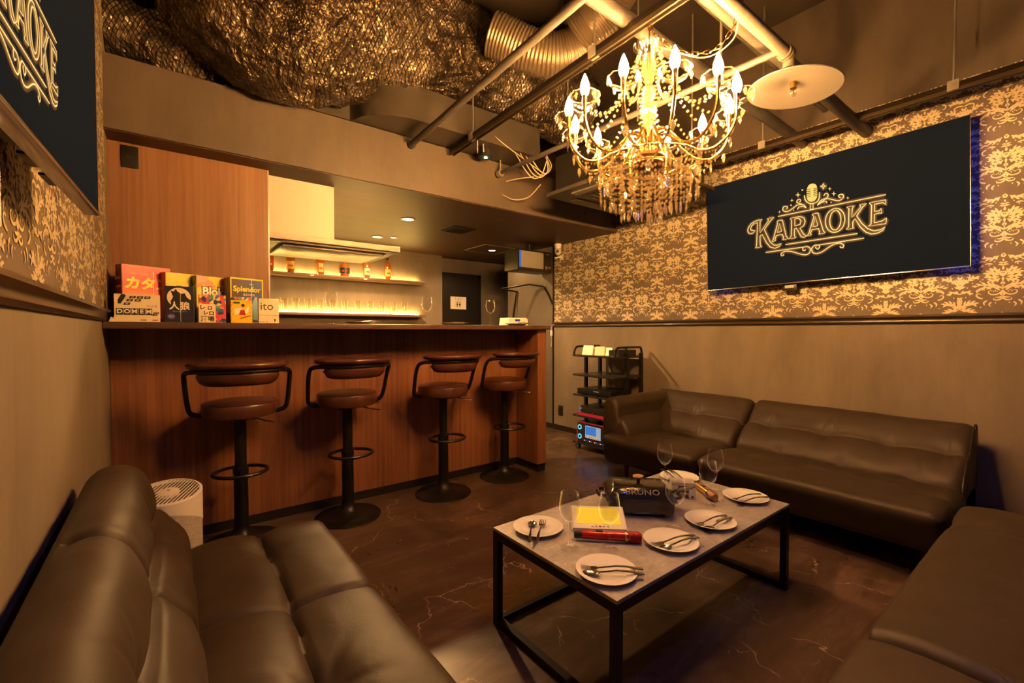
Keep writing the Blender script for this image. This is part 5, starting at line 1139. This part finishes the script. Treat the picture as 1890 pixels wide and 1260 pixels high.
# ---- blue party lamp on the track, above and behind the camera
t = thing('track_spotlight', 'small blue party spotlight on the lighting track above the sofas', 'spotlight', ypath(1.643, 2.836, 2.348, .25))
t.location.x = .55
t.location = (1.05, .12, 2.60)
M().cyl((0, 0, 0), (0, 0, ZC-2.60), .008, seg=10).build('stem', 'black_metal', t); M().lathe([(.045, 0), (.05, -.01), (.05, -.09), (.045, -.095), (.043, -.06), (.0, -.055)], 24).build('housing', 'black_metal', t)
M().cyl((0, 0, -.057), (0, 0, -.060), .040, seg=20).build('lamp', 'blue_lamp', t)
L = bpy.data.lights.new('blue_beam', 'SPOT'); L.energy = 14; L.color = (.10, .20, 1.0); L.spot_size = R(160); L.spot_blend = .6; L.shadow_soft_size = .04
lo = bpy.data.objects.new('lamp_light', L); COL.objects.link(lo); lo.parent = t; lo.location = (0, 0, -.10)

# ------------------------------------------------------------------ chandelier
ch = thing('chandelier', 'golden crystal chandelier with twelve candle bulbs hanging over the coffee table', 'chandelier', (1.56, 1.12, 0))
A0 = math.atan2(-1.12, -1.56)+R(15)
M().lathe([(.012, 1.86), (.02, 1.87), (.033, 1.895), (.020, 1.93), (.014, 1.94), (.030, 1.965), (.034, 1.985), (.022, 2.01), (.013, 2.02), (.026, 2.045), (.028, 2.065), (.014, 2.09), (.022, 2.12), (.030, 2.16), (.026, 2.20), (.012, 2.215)], 14).build('glass_column', 'crystal', ch, smooth=20)
M().cyl((0, 0, 1.75), (0, 0, 2.25), .006, seg=8).build('spindle', 'gold_metal', ch)
M().lathe([(.010, 2.205), (.04, 2.215), (.060, 2.238), (.064, 2.245), (.058, 2.243), (.038, 2.222), (.010, 2.213)], 16).build('crown_dish', 'candle_dish', ch, smooth=20)
M().lathe([(0, 1.735), (.02, 1.737), (.05, 1.752), (.062, 1.772), (.058, 1.785), (.066, 1.795), (.060, 1.808), (.03, 1.82), (.022, 1.86), (.010, 1.87)], 32).build('hub', 'bronze', ch)
def drop_mesh(w, h, flatk=.45):
    m = M(); a = [(0, 0, 0)]
    prof = [(w*.32, -h*.14), (w*.5, -h*.42), (w*.30, -h*.72)]
    pts = [(0, 0, 0), (0, 0, -h)]
    for r, z in prof:
        for k in range(6): pts.append((r*math.cos(k*PI/3), r*flatk*math.sin(k*PI/3), z))
    return m.hull(pts)
base_drop = drop_mesh(.026, .044).build('crystal_drop', 'crystal', ch, smooth=0); dm = base_drop.data
long_drop = drop_mesh(.014, .040, .9).build('crystal_icicle', 'crystal', ch, smooth=0); lm = long_drop.data
pear = drop_mesh(.017, .030, .6).build('crystal_pear', 'crystal', ch, smooth=0); pm = pear.data
for o in (base_drop, long_drop, pear): bpy.data.objects.remove(o)
def hang(me, p, a, name):
    o = bpy.data.objects.new(name, me); COL.objects.link(o); o.parent = ch; o.location = p; o.rotation_euler = (0, 0, a+PI/2+random.uniform(-.4, .4)); return o
bulbme = M().lathe([(.0, 0), (.010, .001), (.0155, .014), (.0172, .028), (.014, .046), (.0075, .064), (.002, .077), (0, .080)], 12).build('bulb', 'bulb_glow', ch, smooth=80); bme = bulbme.data; bpy.data.objects.remove(bulbme)
def pol(a, r, z): return (r*math.cos(a), r*math.sin(a), z)
def beads(name, pts, r, gap=1.0):
    Q = [Vector(p) for p in pts]; L = sum((b-a).length for a, b in zip(Q, Q[1:])); n = max(2, int(L/(2*r*1.25*gap))); m = M()
    for p in resample(Q, n, False): m.bead(p, r)
    return m.build(name, 'crystal', ch, smooth=0)
def sag(p, q, d, n=8): p = Vector(p); q = Vector(q); return [p.lerp(q, i/n)-Vector((0, 0, d*4*(i/n)*(1-i/n))) for i in range(n+1)]
NA = 12
armp = [(.028, 1.80), (.030, 1.86), (.050, 1.893), (.085, 1.885), (.13, 1.835), (.185, 1.795), (.245, 1.790), (.292, 1.825), (.316, 1.875), (.320, 1.925)]
for k in range(NA):
    a = A0+k*2*PI/NA
    path = spline([pol(a, r, z) for r, z in armp], 5)
    M().tube(path, .0058, 8).build('arm', 'gold_metal', ch)
    beads('bead_string', [p-Vector((0, 0, .011)) for p in path[16:]], .0050)
    c = pol(a, .32, 1.925)
    M().lathe([(.008, 0), (.022, .006), (.044, .020), (.054, .040), (.056, .044), (.052, .041), (.042, .024), (.020, .010), (.008, .006)], 12, c).build('candle_dish', 'candle_dish', ch, smooth=20)
    M().tube([(c[0]+.0555*math.cos(q*PI/10), c[1]+.0555*math.sin(q*PI/10), 1.968+.002*math.cos(q*PI)) for q in range(20)], .0022, 5, True).build('dish_rim', 'crystal', ch)
    M().cyl(c, (c[0], c[1], 1.972), .0085, .0095, 12).build('candle_tube', 'gold_metal', ch)
    b = bpy.data.objects.new('bulb', bme); COL.objects.link(b); b.parent = ch; b.location = (c[0], c[1], 1.970)
    for q in range(5):
        e = a+q*2*PI/5+.3; hang(pm, (c[0]+.054*math.cos(e), c[1]+.054*math.sin(e), 1.964), e, 'crystal_pear')
    for r, z, me, nm in ((.19, 1.780, pm, 'crystal_pear'), (.25, 1.775, dm, 'crystal_drop'), (.30, 1.815, dm, 'crystal_drop')): hang(me, pol(a, r, z), a, nm)
    a2 = a+2*PI/NA
    beads('bead_swag', sag(pol(a, .32, 1.93), pol(a2, .32, 1.93), .06), .0078, 1.05)
    beads('bead_swag', sag(pol(a, .045, 2.205), pol(a, .29, 1.93), .10), .0072, 1.15)
    if k % 2 == 0: beads('bead_swag', sag(pol(a, .05, 2.21), pol(a, .022, 1.90), .0, 4), .006)
    beads('bead_swag', sag(pol(a, .20, 1.775), pol(a2, .20, 1.775), .05), .0078)
    beads('bead_swag', sag(pol(a, .25, 1.78), pol(a2, .12, 1.77), .06), .0070)
    hang(dm, pol((a+a2)/2, .195, 1.722), a, 'crystal_drop')
for r, zt, zb, n in ((.195, 1.775, 1.665, 22), (.155, 1.765, 1.630, 18), (.115, 1.755, 1.605, 14), (.075, 1.745, 1.592, 9), (.03, 1.735, 1.585, 5)):
    for k in range(n):
        a = A0+.1+2*PI*k/n; zz = zb+random.uniform(-.012, .014)
        beads('bead_string', [pol(a, r, zt), pol(a, r*.97, zz)], .0078, .95); hang(lm if (k % 3) else dm, pol(a, r*.97, zz-.004), a, 'crystal_icicle' if (k % 3) else 'crystal_drop')
for r, z in ((.195, 1.778), (.115, 1.758)): M().tube([pol(2*PI*k/40, r, z) for k in range(40)], .003, 6, True).build('crystal_ring', 'gold_metal', ch)
for k in range(6): M().tube([pol(A0+k*PI/3, .06, 1.775), pol(A0+k*PI/3, .195, 1.778)], .003, 6).build('ring_spoke', 'gold_metal', ch)
# chain: short link to the track, slack length over to the white pipe
def chain(pts, name):
    P = resample(spline(pts, 10), max(4, int(sum((Vector(b)-Vector(a)).length for a, b in zip(pts, pts[1:]))/.021)), False)
    for i, (a, b) in enumerate(zip(P, P[1:])):
        d = (b-a); c = (a+b)/2; z = d.normalized(); x = z.orthogonal().normalized(); y = z.cross(x)
        w = x if i % 2 else y
        loop = [c+z*(.0155*math.sin(t_))+w*(.0065*math.cos(t_)) for t_ in [2*PI*q/10 for q in range(10)]]
        M().tube([p for p in loop], .0018, 5, True).build('chain_link', 'gold_metal', ch)
chain([(0, 0, 2.245), (.008, .005, 2.30), (.012, .008, 2.345)], 'c')
chain([(.012, .008, 2.338), (.03, -.02, 2.28), (.08, -.10, 2.20), (.13, -.20, 2.18), (.13, -.27, 2.22), (.10, -.31, 2.26)], 'c')
M().tube(spline([(.0, .0, 2.25), (.05, -.06, 2.22), (.10, -.18, 2.15), (.14, -.27, 2.19), (.105, -.31, 2.27)], 6), .0028, 6).build('power_cord', 'cable_white', ch)
M().cyl((.10, -.32, 2.262), (.10, -.32, ZC), .005, seg=8).build('hook_rod', 'gold_metal', ch)
